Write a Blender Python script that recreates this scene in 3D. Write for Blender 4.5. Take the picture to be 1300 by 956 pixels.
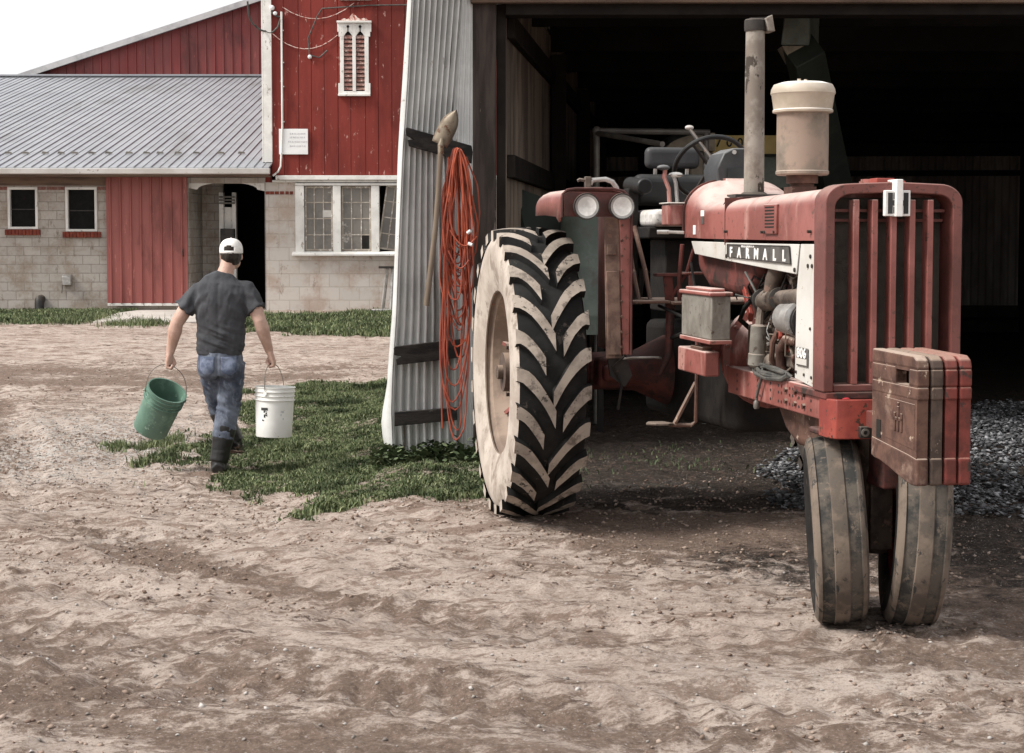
import bpy, math, random
import numpy as np
from mathutils import Vector, Matrix
random.seed(7); rng = np.random.default_rng(11)
S = bpy.context.scene
for o in list(bpy.data.objects): bpy.data.objects.remove(o)
R = math.radians

# ---------------- camera, sky, sun, exposure ----------------
F = 2160.0; CAMH = 1.63; PITCH = math.atan(130/F)
cam = bpy.data.cameras.new('camera'); camo = bpy.data.objects.new('camera', cam); S.collection.objects.link(camo)
camo.location = (0, 0, CAMH); camo.rotation_euler = (R(90)-PITCH, 0, 0)
cam.sensor_width = 36; cam.lens = F/1300*36; cam.shift_y = -45/1300
cam.clip_start = .1; cam.clip_end = 3000
S.camera = camo
SUN_EL = R(46)
sd = Vector((-.95*math.cos(SUN_EL), -.31*math.cos(SUN_EL), math.sin(SUN_EL)))     # towards the sun: left of the camera, a little behind it
SUN_AZ = math.atan2(sd.x, sd.y)
W = bpy.data.worlds.new('World'); S.world = W; W.use_nodes = True
nt = W.node_tree; bg = nt.nodes['Background']
sky = nt.nodes.new('ShaderNodeTexSky'); sky.sky_type = 'NISHITA'; sky.sun_disc = False
sky.sun_elevation = SUN_EL; sky.sun_rotation = SUN_AZ; sky.dust_density = 3; sky.air_density = 1.2
hs = nt.nodes.new('ShaderNodeHueSaturation'); hs.inputs['Saturation'].default_value = .12
tcw = nt.nodes.new('ShaderNodeTexCoord'); nzw = nt.nodes.new('ShaderNodeTexNoise'); nzw.inputs['Scale'].default_value = 1.6; nzw.inputs['Detail'].default_value = 5
rw = nt.nodes.new('ShaderNodeValToRGB'); rw.color_ramp.elements[0].color = (9.0, 9.0, 9.2, 1); rw.color_ramp.elements[1].color = (10.6, 10.6, 10.7, 1)
mxw = nt.nodes.new('ShaderNodeMix'); mxw.data_type = 'RGBA'; mxw.inputs[0].default_value = .78   # cloud cover over the clear sky
nt.links.new(tcw.outputs['Generated'], nzw.inputs['Vector']); nt.links.new(nzw.outputs['Fac'], rw.inputs[0])
nt.links.new(sky.outputs[0], hs.inputs['Color']); nt.links.new(hs.outputs[0], mxw.inputs[6]); nt.links.new(rw.outputs[0], mxw.inputs[7])
nt.links.new(mxw.outputs[2], bg.inputs[0]); bg.inputs[1].default_value = .068
sl = bpy.data.lights.new('sun', 'SUN'); sl.energy = 2.6; sl.angle = R(18); sl.color = (1, .96, .9)
so = bpy.data.objects.new('sun', sl); S.collection.objects.link(so)
so.rotation_euler = sd.to_track_quat('Z', 'Y').to_euler(); so.location = (-20, -10, 30)
S.view_settings.view_transform = 'Standard'; S.view_settings.look = 'None'; S.view_settings.gamma = 1
S.view_settings.exposure = .86; S.view_settings.use_curve_mapping = False
S.render.engine = 'CYCLES'
S.cycles.max_bounces = 6; S.cycles.diffuse_bounces = 3

# ---------------- helpers ----------------
def ray(px, py):
    x = (px-650)/F; u = -(py-433)/F; c, s = math.cos(PITCH), math.sin(PITCH)
    return Vector((x, c+u*s, -s+u*c))
def at(px, py, Y):                    # the place seen at a spot of the photo, Y metres away
    r = ray(px, py); t = Y/r.y
    return Vector((r.x*t, Y, CAMH+r.z*t))
def sm(a, b, x):
    t = np.clip((x-a)/(b-a), 0, 1); return t*t*(3-2*t)
def vn(x, y, seed=0):                 # lattice value noise
    xi = np.floor(x).astype(np.int64); yi = np.floor(y).astype(np.int64); fx = x-xi; fy = y-yi
    fx = fx*fx*(3-2*fx); fy = fy*fy*(3-2*fy)
    def h(a, b):
        n = (a*374761393+b*668265263+seed*1442695041) & 0x7fffffff
        n = ((n ^ (n >> 13))*1274126177) & 0x7fffffff
        return ((n ^ (n >> 16)) & 0xffff)/65535.0
    return (h(xi, yi)*(1-fx)+h(xi+1, yi)*fx)*(1-fy)+(h(xi, yi+1)*(1-fx)+h(xi+1, yi+1)*fx)*fy
def fbm(x, y, o=4, seed=0):
    s = 0; a = .5
    for i in range(o): s = s+a*vn(x*2**i, y*2**i, seed+i); a *= .5
    return s/(1-.5**o)

class MB:
    def __init__(s): s.v = []; s.f = []; s.m = []; s.cm = 0
    def add(s, vs, fs):
        b = len(s.v); s.v += [tuple(p) for p in vs]
        for f in fs: s.f.append(tuple(i+b for i in f)); s.m.append(s.cm)
        return s
    def box(s, x0, x1, y0, y1, z0, z1):
        return s.add([(x, y, z) for z in (z0, z1) for x, y in ((x0, y0), (x1, y0), (x1, y1), (x0, y1))],
                     [(3, 2, 1, 0), (4, 5, 6, 7), (0, 1, 5, 4), (1, 2, 6, 5), (2, 3, 7, 6), (3, 0, 4, 7)])
    def prism(s, poly, vec):
        n = len(poly); vec = Vector(vec); P = [Vector(p) for p in poly]
        return s.add(P+[p+vec for p in P], [tuple(range(n))[::-1], tuple(range(n, 2*n))]+[(i, (i+1) % n, n+(i+1) % n, n+i) for i in range(n)])
    def bar(s, p, q, w, h, up=(0, 0, 1)):
        p = Vector(p); q = Vector(q); d = (q-p).normalized(); a = d.cross(Vector(up))
        if a.length < 1e-4: a = d.cross(Vector((0, 1, 0)))
        a.normalize(); b = a.cross(d)
        return s.prism([p+a*(w/2)*i+b*(h/2)*j for i, j in ((-1, -1), (1, -1), (1, 1), (-1, 1))], q-p)
    def tube(s, pts, r, n=8, e=1.0, side=None, caps=True):
        P = [Vector(p) for p in pts]; k = len(P)
        if not isinstance(r, (list, tuple)): r = [r]*k
        vs = []; fs = []; a = Vector(side) if side else None
        for i in range(k):
            d = (P[min(i+1, k-1)]-P[max(i-1, 0)]).normalized()
            if a is None: a = d.orthogonal().normalized()
            a = a-d*a.dot(d)
            if a.length < 1e-5: a = d.orthogonal()
            a.normalize(); b = d.cross(a)
            ri = r[i] if isinstance(r[i], (list, tuple)) else (r[i], r[i]*e)
            for j in range(n):
                t = 2*math.pi*j/n; vs.append(P[i]+a*math.cos(t)*ri[0]+b*math.sin(t)*ri[1])
        for i in range(k-1):
            for j in range(n): fs.append((i*n+j, i*n+(j+1) % n, (i+1)*n+(j+1) % n, (i+1)*n+j))
        if caps: fs += [tuple(range(n))[::-1], tuple(range((k-1)*n, k*n))]
        return s.add(vs, fs)
    def lathe(s, o, axis, prof, n=32, mats=None, cap=False):
        o = Vector(o); ax = Vector(axis).normalized(); a = ax.orthogonal().normalized(); b = ax.cross(a)
        vs = [o+ax*h+(a*math.cos(2*math.pi*j/n)+b*math.sin(2*math.pi*j/n))*r for r, h in prof for j in range(n)]
        c0 = s.cm; base = len(s.v); s.v += [tuple(p) for p in vs]
        for i in range(len(prof)-1):
            mi = mats[i] if mats else c0
            for j in range(n):
                s.f.append((base+i*n+j, base+i*n+(j+1) % n, base+(i+1)*n+(j+1) % n, base+(i+1)*n+j)); s.m.append(mi)
        if cap:
            s.f += [tuple(base+j for j in range(n))[::-1], tuple(base+(len(prof)-1)*n+j for j in range(n))]; s.m += [c0, c0]
        return s
    def cyl(s, p, q, r, n=20, r2=None):
        p = Vector(p); q = Vector(q); return s.lathe(p, q-p, [(r, 0), (r if r2 is None else r2, (q-p).length)], n, cap=True)
    def ball(s, c, r, n=12, sc=(1, 1, 1)):
        k = n//2; vs = []; fs = []
        for i in range(k+1):
            for j in range(n):
                t = math.pi*i/k; p = 2*math.pi*j/n
                vs.append((c[0]+r*sc[0]*math.sin(t)*math.cos(p), c[1]+r*sc[1]*math.sin(t)*math.sin(p), c[2]+r*sc[2]*math.cos(t)))
        for i in range(k):
            for j in range(n): fs.append((i*n+j, (i+1)*n+j, (i+1)*n+(j+1) % n, i*n+(j+1) % n))
        return s.add(vs, fs)
    def build(s, name, mat, parent=None, smooth=35, bevel=0, loc=None, rot=None, label=None, seg=2):
        me = bpy.data.meshes.new(name); me.from_pydata(s.v, [], s.f)
        for m in (mat if isinstance(mat, (list, tuple)) else [mat]): me.materials.append(m)
        if any(s.m): me.polygons.foreach_set('material_index', s.m)
        me.validate(); me.update()
        if smooth: me.shade_smooth(); me.set_sharp_from_angle(angle=R(smooth))
        o = bpy.data.objects.new(name, me); S.collection.objects.link(o)
        if parent: o.parent = parent
        if loc is not None: o.location = loc
        if rot is not None: o.rotation_euler = rot
        if bevel:
            b = o.modifiers.new('bevel', 'BEVEL'); b.width = bevel; b.segments = seg; b.limit_method = 'ANGLE'; b.angle_limit = R(40)
            b.harden_normals = False
        if label: o['label'] = label
        return o
def tag(o, label=None, cat=None, group=None, kind=None):
    if label: o['label'] = label
    if cat: o['category'] = cat
    if group: o['group'] = group
    if kind: o['kind'] = kind
    return o
def empty(name, loc=(0, 0, 0), rz=0, label=None, cat=None, group=None):
    o = bpy.data.objects.new(name, None); S.collection.objects.link(o); o.location = loc; o.rotation_euler = (0, 0, rz)
    o.empty_display_size = .2
    return tag(o, label, cat, group)
def arr_obj(name, V, Fc, mat, parent=None, smooth=False):
    me = bpy.data.meshes.new(name); nv = len(V); k = Fc.shape[1]; nf = len(Fc)
    me.vertices.add(nv); me.vertices.foreach_set('co', np.ascontiguousarray(V, dtype=np.float32).ravel())
    me.loops.add(nf*k); me.loops.foreach_set('vertex_index', np.ascontiguousarray(Fc, dtype=np.int32).ravel())
    me.polygons.add(nf); me.polygons.foreach_set('loop_start', np.arange(0, nf*k, k, dtype=np.int32)); me.polygons.foreach_set('loop_total', np.full(nf, k, dtype=np.int32))
    me.update(); me.validate()
    if smooth: me.shade_smooth()
    me.materials.append(mat)
    o = bpy.data.objects.new(name, me); S.collection.objects.link(o)
    if parent: o.parent = parent
    return o
def remeshed(mb, name, mat, parent, vox=.008, it=3, disp=None):
    t = mb.build('tmp', mat, None, smooth=0)
    m = t.modifiers.new('r', 'REMESH'); m.mode = 'VOXEL'; m.voxel_size = vox
    if it: m2 = t.modifiers.new('s', 'SMOOTH'); m2.iterations = it; m2.factor = .5
    dg = bpy.context.evaluated_depsgraph_get(); me = bpy.data.meshes.new_from_object(t.evaluated_get(dg))
    bpy.data.objects.remove(t); me.name = name
    if disp:
        co = np.empty(len(me.vertices)*3, dtype=np.float32); me.vertices.foreach_get('co', co); co = co.reshape(-1, 3)
        no = np.array([v.normal[:] for v in me.vertices]); co += (no*disp(co)[:, None]).astype(np.float32)
        me.vertices.foreach_set('co', co.ravel()); me.update()
    me.shade_smooth(); o = bpy.data.objects.new(name, me); S.collection.objects.link(o); o.parent = parent
    return o
def text_mb(txt, size, mtx, mat, name, parent, ext=.001, bold=0, sx=1.0, spacing=1.0):
    cu = bpy.data.curves.new('t', 'FONT'); cu.body = txt; cu.size = size; cu.extrude = ext; cu.offset = bold; cu.align_x = 'CENTER'; cu.align_y = 'CENTER'; cu.space_character = spacing; cu.resolution_u = 3
    t = bpy.data.objects.new('t', cu); S.collection.objects.link(t)
    dg = bpy.context.evaluated_depsgraph_get(); me = bpy.data.meshes.new_from_object(t.evaluated_get(dg))
    bpy.data.objects.remove(t); me.name = name; me.transform(mtx @ Matrix.Scale(sx, 4, (1, 0, 0))); me.materials.clear(); me.materials.append(mat)
    o = bpy.data.objects.new(name, me); S.collection.objects.link(o); o.parent = parent
    return o

# ---------------- materials ----------------
def NM(name):
    m = bpy.data.materials.new(name); m.use_nodes = True; t = m.node_tree; return m, t, t.nodes['Principled BSDF']
def nd(t, ty, **kw):
    n = t.nodes.new(ty)
    for k, v in kw.items(): setattr(n, k, v)
    return n
def noise(t, vec, scale, detail=6, rough=.6, stretch=None):
    n = nd(t, 'ShaderNodeTexNoise'); n.inputs['Scale'].default_value = scale; n.inputs['Detail'].default_value = detail; n.inputs['Roughness'].default_value = rough
    if stretch:
        mp = nd(t, 'ShaderNodeMapping'); mp.inputs['Scale'].default_value = stretch; t.links.new(vec, mp.inputs[0]); vec = mp.outputs[0]
    t.links.new(vec, n.inputs['Vector']); return n.outputs['Fac']
def step(t, val, lo, hi):
    r = nd(t, 'ShaderNodeMapRange'); r.interpolation_type = 'SMOOTHSTEP'; r.inputs[1].default_value = lo; r.inputs[2].default_value = hi
    t.links.new(val, r.inputs[0]); return r.outputs[0]
def mix(t, f, a, b):
    m = nd(t, 'ShaderNodeMix', data_type='RGBA')
    for s, i in ((f, 0), (a, 6), (b, 7)):
        if hasattr(s, 'is_linked') or hasattr(s, 'links'): t.links.new(s, m.inputs[i])
        elif i == 0: m.inputs[0].default_value = s
        else: m.inputs[i].default_value = (*s, 1)
    return m.outputs[2]
def mul(t, a, b, op='MULTIPLY'):
    m = nd(t, 'ShaderNodeMath', operation=op)
    for s, i in ((a, 0), (b, 1)):
        if isinstance(s, (int, float)): m.inputs[i].default_value = s
        else: t.links.new(s, m.inputs[i])
    return m.outputs[0]
def pm(name, c1, c2, scale=3, lo=.35, hi=.65, spots=None, dust_sheen=None, rough=.6, metal=0, bump=.3, bscale=40, stretch=None, stains=None, bdist=.004):
    """paint or bare stuff: two tones in big noise; spots=(colour, scale, threshold, stretch); stains the same; dust=(colour, amount) settled on upward faces; on tractor red also a painted sky sheen"""
    m, t, p = NM(name); co = nd(t, 'ShaderNodeTexCoord').outputs['Object']
    TH = lambda v: .5+(v-.5)*.66
    c = mix(t, step(t, noise(t, co, scale, 7, .65, stretch), TH(lo), TH(hi)), c1, c2)
    p.inputs['Specular IOR Level'].default_value = .22 if rough >= .6 else .4
    for sp in (stains, spots):
        if sp:
            k = step(t, noise(t, co, sp[1], 8, .7, sp[3] if len(sp) > 3 else None), TH(sp[2]), TH(sp[2])+(.03 if sp is spots else .13))
            c = mix(t, k, c, sp[0])
    if dust_sheen:
        g = nd(t, 'ShaderNodeNewGeometry'); sx = nd(t, 'ShaderNodeSeparateXYZ'); t.links.new(g.outputs['Normal'], sx.inputs[0])
        k = mul(t, step(t, sx.outputs[2], .2, .95), dust_sheen[1]); k = mul(t, k, step(t, noise(t, co, scale*4, 6, .7), .1, .55)); c = mix(t, k, c, dust_sheen[0])
    t.links.new(c, p.inputs['Base Color']); p.inputs['Metallic'].default_value = metal
    rr = nd(t, 'ShaderNodeMapRange'); rr.inputs[3].default_value = max(rough-.12, .05); rr.inputs[4].default_value = min(rough+.15, 1)
    t.links.new(noise(t, co, scale*5), rr.inputs[0]); t.links.new(rr.outputs[0], p.inputs['Roughness'])
    if bump:
        b = nd(t, 'ShaderNodeBump'); b.inputs['Strength'].default_value = bump; b.inputs['Distance'].default_value = bdist
        t.links.new(noise(t, co, bscale, 8, .7, stretch), b.inputs['Height']); t.links.new(b.outputs[0], p.inputs['Normal'])
    return m
TR1, TR2 = (.29, .102, .086), (.20, .064, .053)
RUST = (.13, .06, .035)
M = {}
M['tred'] = pm('tractor_red', TR1, TR2, 2.5, spots=((.12, .055, .04), 26, .635), stains=((.40, .21, .18), 4, .54, (1, 1, .25)), dust_sheen=((.66, .52, .47), .85), rough=.42, bump=.12, bscale=60)  # pale tops: settled dirt plus the sky's sheen painted in
M['tred_dark'] = pm('tractor_red_grimy', (.15, .048, .040), (.07, .032, .028), 5, stains=((.04, .028, .024), 9, .5), dust_sheen=((.22, .15, .13), .4), rough=.65, bump=.4)
M['grille_red'] = pm('grille_red', (.18, .062, .052), (.12, .042, .035), 4, spots=((.09, .04, .03), 40, .62), dust_sheen=((.42, .28, .24), .5), rough=.5, bump=.15)
M['bolster_red'] = pm('bolster_red', (.29, .055, .038), (.20, .036, .028), 6, spots=((.06, .03, .02), 22, .62), rough=.45, bump=.2)
M['weight_brown'] = pm('weight_brown', (.125, .068, .050), (.07, .038, .03), 9, spots=((.36, .27, .21), 14, .665), stains=((.20, .13, .10), 5, .55), dust_sheen=((.42, .33, .27), .9), rough=.75, bump=.55, bscale=30)
M['weight_grey'] = pm('weight_grey_brown', (.10, .072, .058), (.06, .042, .035), 9, spots=((.28, .21, .16), 14, .68), dust_sheen=((.36, .27, .21), .7), rough=.75, bump=.5)
M['weight_red'] = pm('weight_red', (.19, .045, .036), (.11, .032, .026), 9, spots=((.06, .035, .03), 14, .58), dust_sheen=((.38, .24, .19), .7), rough=.65, bump=.45)
M['tsteel'] = pm('cream_white_paint', (.60, .585, .55), (.52, .50, .46), 3, spots=((.20, .11, .07), 26, .71), stains=((.48, .42, .35), 6, .58, (1, 1, .4)), rough=.4, bump=.06)
M['exhaust'] = pm('weathered_exhaust', (.30, .27, .235), (.19, .16, .135), 7, spots=((.06, .048, .04), 12, .60, (1, 1, .5)), rough=.7, metal=.1, bump=.35)
M['aircl'] = pm('dusty_tan_can', (.29, .22, .175), (.22, .18, .145), 5, .4, .6, stains=((.15, .125, .10), 3, .52), dust_sheen=((.6, .52, .45), .5), rough=.6, metal=.1, bump=.1)
M['aircap'] = pm('cream_cap', (.46, .39, .31), (.38, .32, .25), 5, dust_sheen=((.86, .82, .76), .97), rough=.5, bump=.05)
M['rubber'] = pm('black_rubber', (.010, .0095, .009), (.018, .017, .016), 8, spots=((.08, .066, .055), 13, .66), rough=.75, bump=.3)
M['tyredust'] = pm('dust_caked_rubber', (.38, .325, .275), (.26, .22, .185), 6, spots=((.06, .052, .045), 15, .63), stains=((.15, .125, .105), 11, .53), rough=.95, bump=.35)
M['sidewall'] = pm('dusty_sidewall', (.48, .42, .365), (.36, .305, .26), 5, stains=((.24, .195, .16), 7, .54), rough=.95, bump=.25)
M['fribdust'] = pm('front_tyre_rib', (.185, .145, .115), (.10, .08, .065), 6, spots=((.05, .047, .044), 16, .64, (1, 1, .6)), stains=((.10, .084, .07), 6, .52), rough=.9, bump=.6)
M['fgroove'] = pm('front_tyre_groove', (.105, .09, .075), (.04, .039, .037), 12, .36, .64, spots=((.15, .12, .096), 20, .60), rough=.9, bump=.5)
M['rim'] = pm('dirty_rim', (.30, .23, .18), (.19, .14, .11), 4, spots=((.3, .14, .1), 10, .68), rough=.6, bump=.15)
M['black'] = pm('black_vinyl', (.007, .007, .007), (.013, .013, .013), 5, dust_sheen=((.06, .06, .06), .5), rough=.42, bump=.15, bscale=18)
M['headrest'] = pm('grey_vinyl', (.020, .020, .021), (.032, .032, .034), 5, dust_sheen=((.10, .10, .10), .5), rough=.5, bump=.1)
M['whitevinyl'] = pm('worn_white_vinyl', (.62, .60, .57), (.48, .45, .42), 12, spots=((.2, .17, .15), 20, .68), rough=.6, bump=.2)
M['pod'] = pm('grey_pod', (.055, .057, .06), (.035, .036, .038), 5, dust_sheen=((.24, .24, .24), .7), rough=.5, bump=.08)
M['blackmetal'] = pm('black_metal', (.02, .019, .018), (.04, .034, .03), 8, spots=((.12, .07, .05), 20, .68), dust_sheen=((.2, .16, .13), .5), rough=.5, metal=.2, bump=.3)
M['grease'] = pm('greasy_engine', (.045, .036, .031), (.10, .075, .06), 9, spots=((.17, .11, .085), 16, .62), dust_sheen=((.28, .21, .17), .7), rough=.6, metal=.2, bump=.5)
M['tanmetal'] = pm('tan_engine_metal', (.18, .145, .118), (.09, .07, .056), 9, spots=((.06, .045, .04), 18, .6), dust_sheen=((.42, .34, .28), .5), rough=.55, metal=.35, bump=.4)
M['alu'] = pm('dull_aluminium', (.55, .54, .52), (.38, .36, .34), 12, spots=((.15, .12, .1), 25, .68), rough=.42, metal=.6, bump=.15)
M['brickband'] = None
M['shade_black'] = pm('painted_shade_black', (.008, .007, .0065), (.016, .013, .011), 7, rough=.7, bump=.5)  # greasy castings taken to black, shade under the tractor put into colour
M['batt'] = pm('grey_metal_box', (.21, .195, .17), (.15, .135, .115), 10, spots=((.07, .05, .04), 22, .66), stains=((.12, .1, .085), 5, .5, (1, 1, .3)), dust_sheen=((.4, .32, .27), .6), rough=.6, bump=.2)
M['screen'] = pm('radiator_screen', (.085, .073, .062), (.055, .048, .041), 6, spots=((.15, .12, .09), 60, .72), rough=.85, bump=.6, bscale=250)
M['badge'] = pm('badge_grey', (.09, .085, .08), (.14, .13, .12), 9, rough=.4, metal=.3, bump=.05)
M['badgewhite'] = pm('badge_white', (.82, .81, .79), (.72, .70, .67), 12, rough=.4, bump=.02)
M['lens'] = pm('lamp_lens', (.74, .73, .70), (.55, .54, .51), 9, rough=.22, bump=.3, bscale=60)
M['lensrim'] = pm('lamp_reflector_grey', (.34, .33, .31), (.24, .23, .22), 9, rough=.3, metal=.3, bump=.1)
M['chrome'] = pm('worn_chrome', (.62, .6, .57), (.45, .43, .40), 9, rough=.3, metal=.7, bump=.05)
M['amber'] = pm('red_cap_paint', (.62, .06, .08), (.5, .05, .06), 9, rough=.4, bump=0)
M['lampred'] = pm('lamp_housing_red', (.10, .028, .024), (.06, .022, .018), 9, rough=.5, bump=.2)
M['wire'] = pm('grey_rubber_cable', (.06, .06, .056), (.11, .105, .095), 12, rough=.6, bump=.1)
M['fendpanel'] = pm('rusty_brown_panel', (.20, .13, .10), (.12, .075, .06), 9, spots=((.17, .095, .07), 12, .6), stains=((.07, .05, .04), 5, .55, (1, 1, .3)), rough=.7, bump=.3)
# setting
def siding(name, a, b, chip, th, streak=(1, 1, .22), chscale=9, rough=.7):
    return pm(name, a, b, 2.2, spots=(chip, chscale, th, streak), stains=(tuple(x*.62 for x in a), 1.1, .5, (1, 1, .35)), rough=rough, bump=.35, bscale=30, stretch=(1, 1, .12), bdist=.01)
M['barnred'] = siding('barn_red_boards', (.215, .036, .027), (.15, .024, .019), (.46, .27, .23), .69, (1, 1, .33), chscale=15)
M['doorred'] = siding('door_red_steel', (.31, .095, .082), (.26, .075, .065), (.46, .17, .14), .69, rough=.5)
M['gablered'] = siding('gable_red_steel', (.21, .056, .052), (.23, .045, .042), (.3, .08, .07), .7, rough=.5)
M['whitepaint'] = pm('peeling_white_paint', (.78, .765, .73), (.66, .645, .61), 3, spots=((.34, .30, .26), 14, .665, (1, 1, .35)), rough=.6, bump=.25, bscale=25)
M['gutter'] = pm('white_gutter', (.80, .79, .77), (.66, .64, .61), 1.2, spots=((.4, .36, .31), 10, .7), rough=.5, bump=.04)
M['roof'] = pm('grey_metal_roof', (.31, .32, .34), (.27, .28, .30), 1.5, stains=((.22, .22, .225), .8, .56, (1, .25, 1)), rough=.55, metal=.15, bump=.05)
M['beam'] = pm('weathered_brown_beam', (.19, .13, .095), (.115, .08, .062), 3, stretch=(.3, 1, 2.5), rough=.85, bump=.5)
M['postwood'] = pm('dark_post_wood', (.080, .063, .054), (.042, .033, .029), 6, stretch=(1.5, 1.5, .15), spots=((.17, .14, .125), 14, .66, (1, 1, .1)), rough=.85, bump=.7, bscale=30, bdist=.008)
M['blackwood'] = pm('charred_plank', (.022, .020, .019), (.045, .040, .036), 8, stretch=(.3, 1, 2), spots=((.16, .14, .12), 18, .69, (.2, 1, 1)), rough=.8, bump=.8, bscale=25, bdist=.01)
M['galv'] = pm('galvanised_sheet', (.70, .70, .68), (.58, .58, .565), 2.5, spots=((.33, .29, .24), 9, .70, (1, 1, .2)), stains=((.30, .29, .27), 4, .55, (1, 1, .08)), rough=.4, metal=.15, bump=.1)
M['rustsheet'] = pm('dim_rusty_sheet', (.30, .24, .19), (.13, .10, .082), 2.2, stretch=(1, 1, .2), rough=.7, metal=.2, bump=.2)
M['darkbeam'] = pm('dark_shed_timber', (.030, .024, .020), (.018, .014, .012), 3, rough=.9, bump=.4)  # shed timbers darkened in colour to stand for interior shade
M['brick'] = pm('red_brick', (.23, .055, .035), (.15, .04, .028), 12, rough=.9, bump=.5)
M['glassdark'] = pm('dark_screen', (.006, .006, .0055), (.010, .0095, .009), 9, rough=.9, bump=.1)
M['pane'] = pm('dusty_window_glass', (.20, .185, .165), (.15, .138, .125), 2.2, .4, .6, spots=((.42, .39, .36), 1.7, .6), rough=.3, bump=.05)
M['panelight'] = pm('pale_board_pane', (.50, .48, .45), (.42, .40, .37), 3, rough=.4, bump=.05)
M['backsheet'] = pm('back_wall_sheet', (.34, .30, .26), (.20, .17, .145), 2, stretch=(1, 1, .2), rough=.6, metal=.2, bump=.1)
M['dark'] = pm('dark_interior', (.012, .011, .010), (.02, .018, .016), 2, rough=.9, bump=0)  # near-black standing in for shade inside buildings and openings
M['concrete'] = pm('pale_concrete', (.52, .48, .44), (.43, .39, .355), 1.4, spots=((.3, .26, .22), 6, .68), rough=.9, bump=.3)
M['sign'] = pm('white_sign', (.80, .80, .79), (.74, .74, .73), 3, rough=.5, bump=0)
M['faded'] = pm('faded_print', (.50, .51, .52), (.62, .60, .60), 9, rough=.6, bump=0)
M['greenm'] = pm('dim_green_paint', (.15, .175, .15), (.10, .12, .10), 3, stains=((.10, .095, .08), 4, .55), rough=.55, bump=.1)
M['greendk'] = pm('dark_olive_paint', (.035, .042, .034), (.025, .030, .025), 3, rough=.6, bump=.1)
M['tanhood'] = pm('dusty_tan_hood', (.30, .26, .20), (.20, .17, .13), 5, rough=.7, bump=.2)
M['yellow'] = pm('faded_yellow_band', (.72, .55, .22), (.62, .47, .19), 4, rough=.6, bump=.05)
M['pipe'] = pm('dull_steel_pipe', (.17, .155, .135), (.11, .10, .09), 5, rough=.55, metal=.4, bump=.1)
M['orange'] = pm('orange_cord_jacket', (.40, .085, .042), (.27, .055, .032), 5, spots=((.35, .12, .08), 16, .68), rough=.5, bump=.05)
M['shovelm'] = pm('worn_shovel_steel', (.27, .225, .17), (.17, .135, .10), 9, spots=((.12, .06, .035), 14, .6), rough=.5, metal=.4, bump=.2)
M['handle'] = pm('old_ash_handle', (.20, .155, .118), (.13, .10, .076), 6, stretch=(1, 1, .15), rough=.75, bump=.2)
M['bgreen'] = pm('green_plastic', (.115, .205, .155), (.095, .17, .13), 5, stains=((.17, .28, .22), 7, .55), spots=((.28, .40, .33), 22, .68), rough=.42, bump=.08)
M['bwhite'] = pm('white_plastic', (.80, .80, .77), (.74, .73, .70), 5, spots=((.45, .38, .3), 22, .74), rough=.4, bump=.05)
M['brownwood'] = pm('dim_timber', (.020, .016, .014), (.012, .010, .009), 3, rough=.9, bump=.3)  # near-black wood, the shed's shade put into its colour
M['print'] = pm('black_print', (.03, .03, .03), (.05, .05, .05), 9, rough=.6, bump=0)
M['cap'] = pm('white_cap_cloth', (.80, .78, .75), (.70, .68, .65), 8, rough=.9, bump=.3, bscale=90)
M['hair'] = pm('dark_hair', (.022, .016, .013), (.04, .03, .024), 40, rough=.6, bump=.8, bscale=120)
M['skin'] = pm('tanned_skin', (.54, .36, .29), (.45, .28, .215), 7, spots=((.36, .17, .12), 16, .69), rough=.55, bump=.15, bscale=80)
M['tee'] = pm('charcoal_tshirt', (.060, .061, .067), (.042, .043, .048), 7, stains=((.075, .077, .085), 5, .52, (1, 1, .5)), rough=.95, bump=.35, bscale=60)
M['boot'] = pm('muddy_rubber_boot', (.010, .0095, .009), (.018, .016, .015), 6, spots=((.15, .10, .075), 9, .66), rough=.4, bump=.2)
M['stone'] = pm('grey_crushed_stone', (.36, .36, .37), (.17, .17, .18), 6, .42, .58, rough=.85, bump=.3)
M['pebble'] = pm('pale_pebbles', (.45, .43, .41), (.27, .25, .23), 4, .42, .58, rough=.9, bump=.2)
M['clod'] = pm('earth_clods', (.20, .13, .095), (.12, .075, .055), 3, .4, .6, rough=1, bump=.5)

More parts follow.
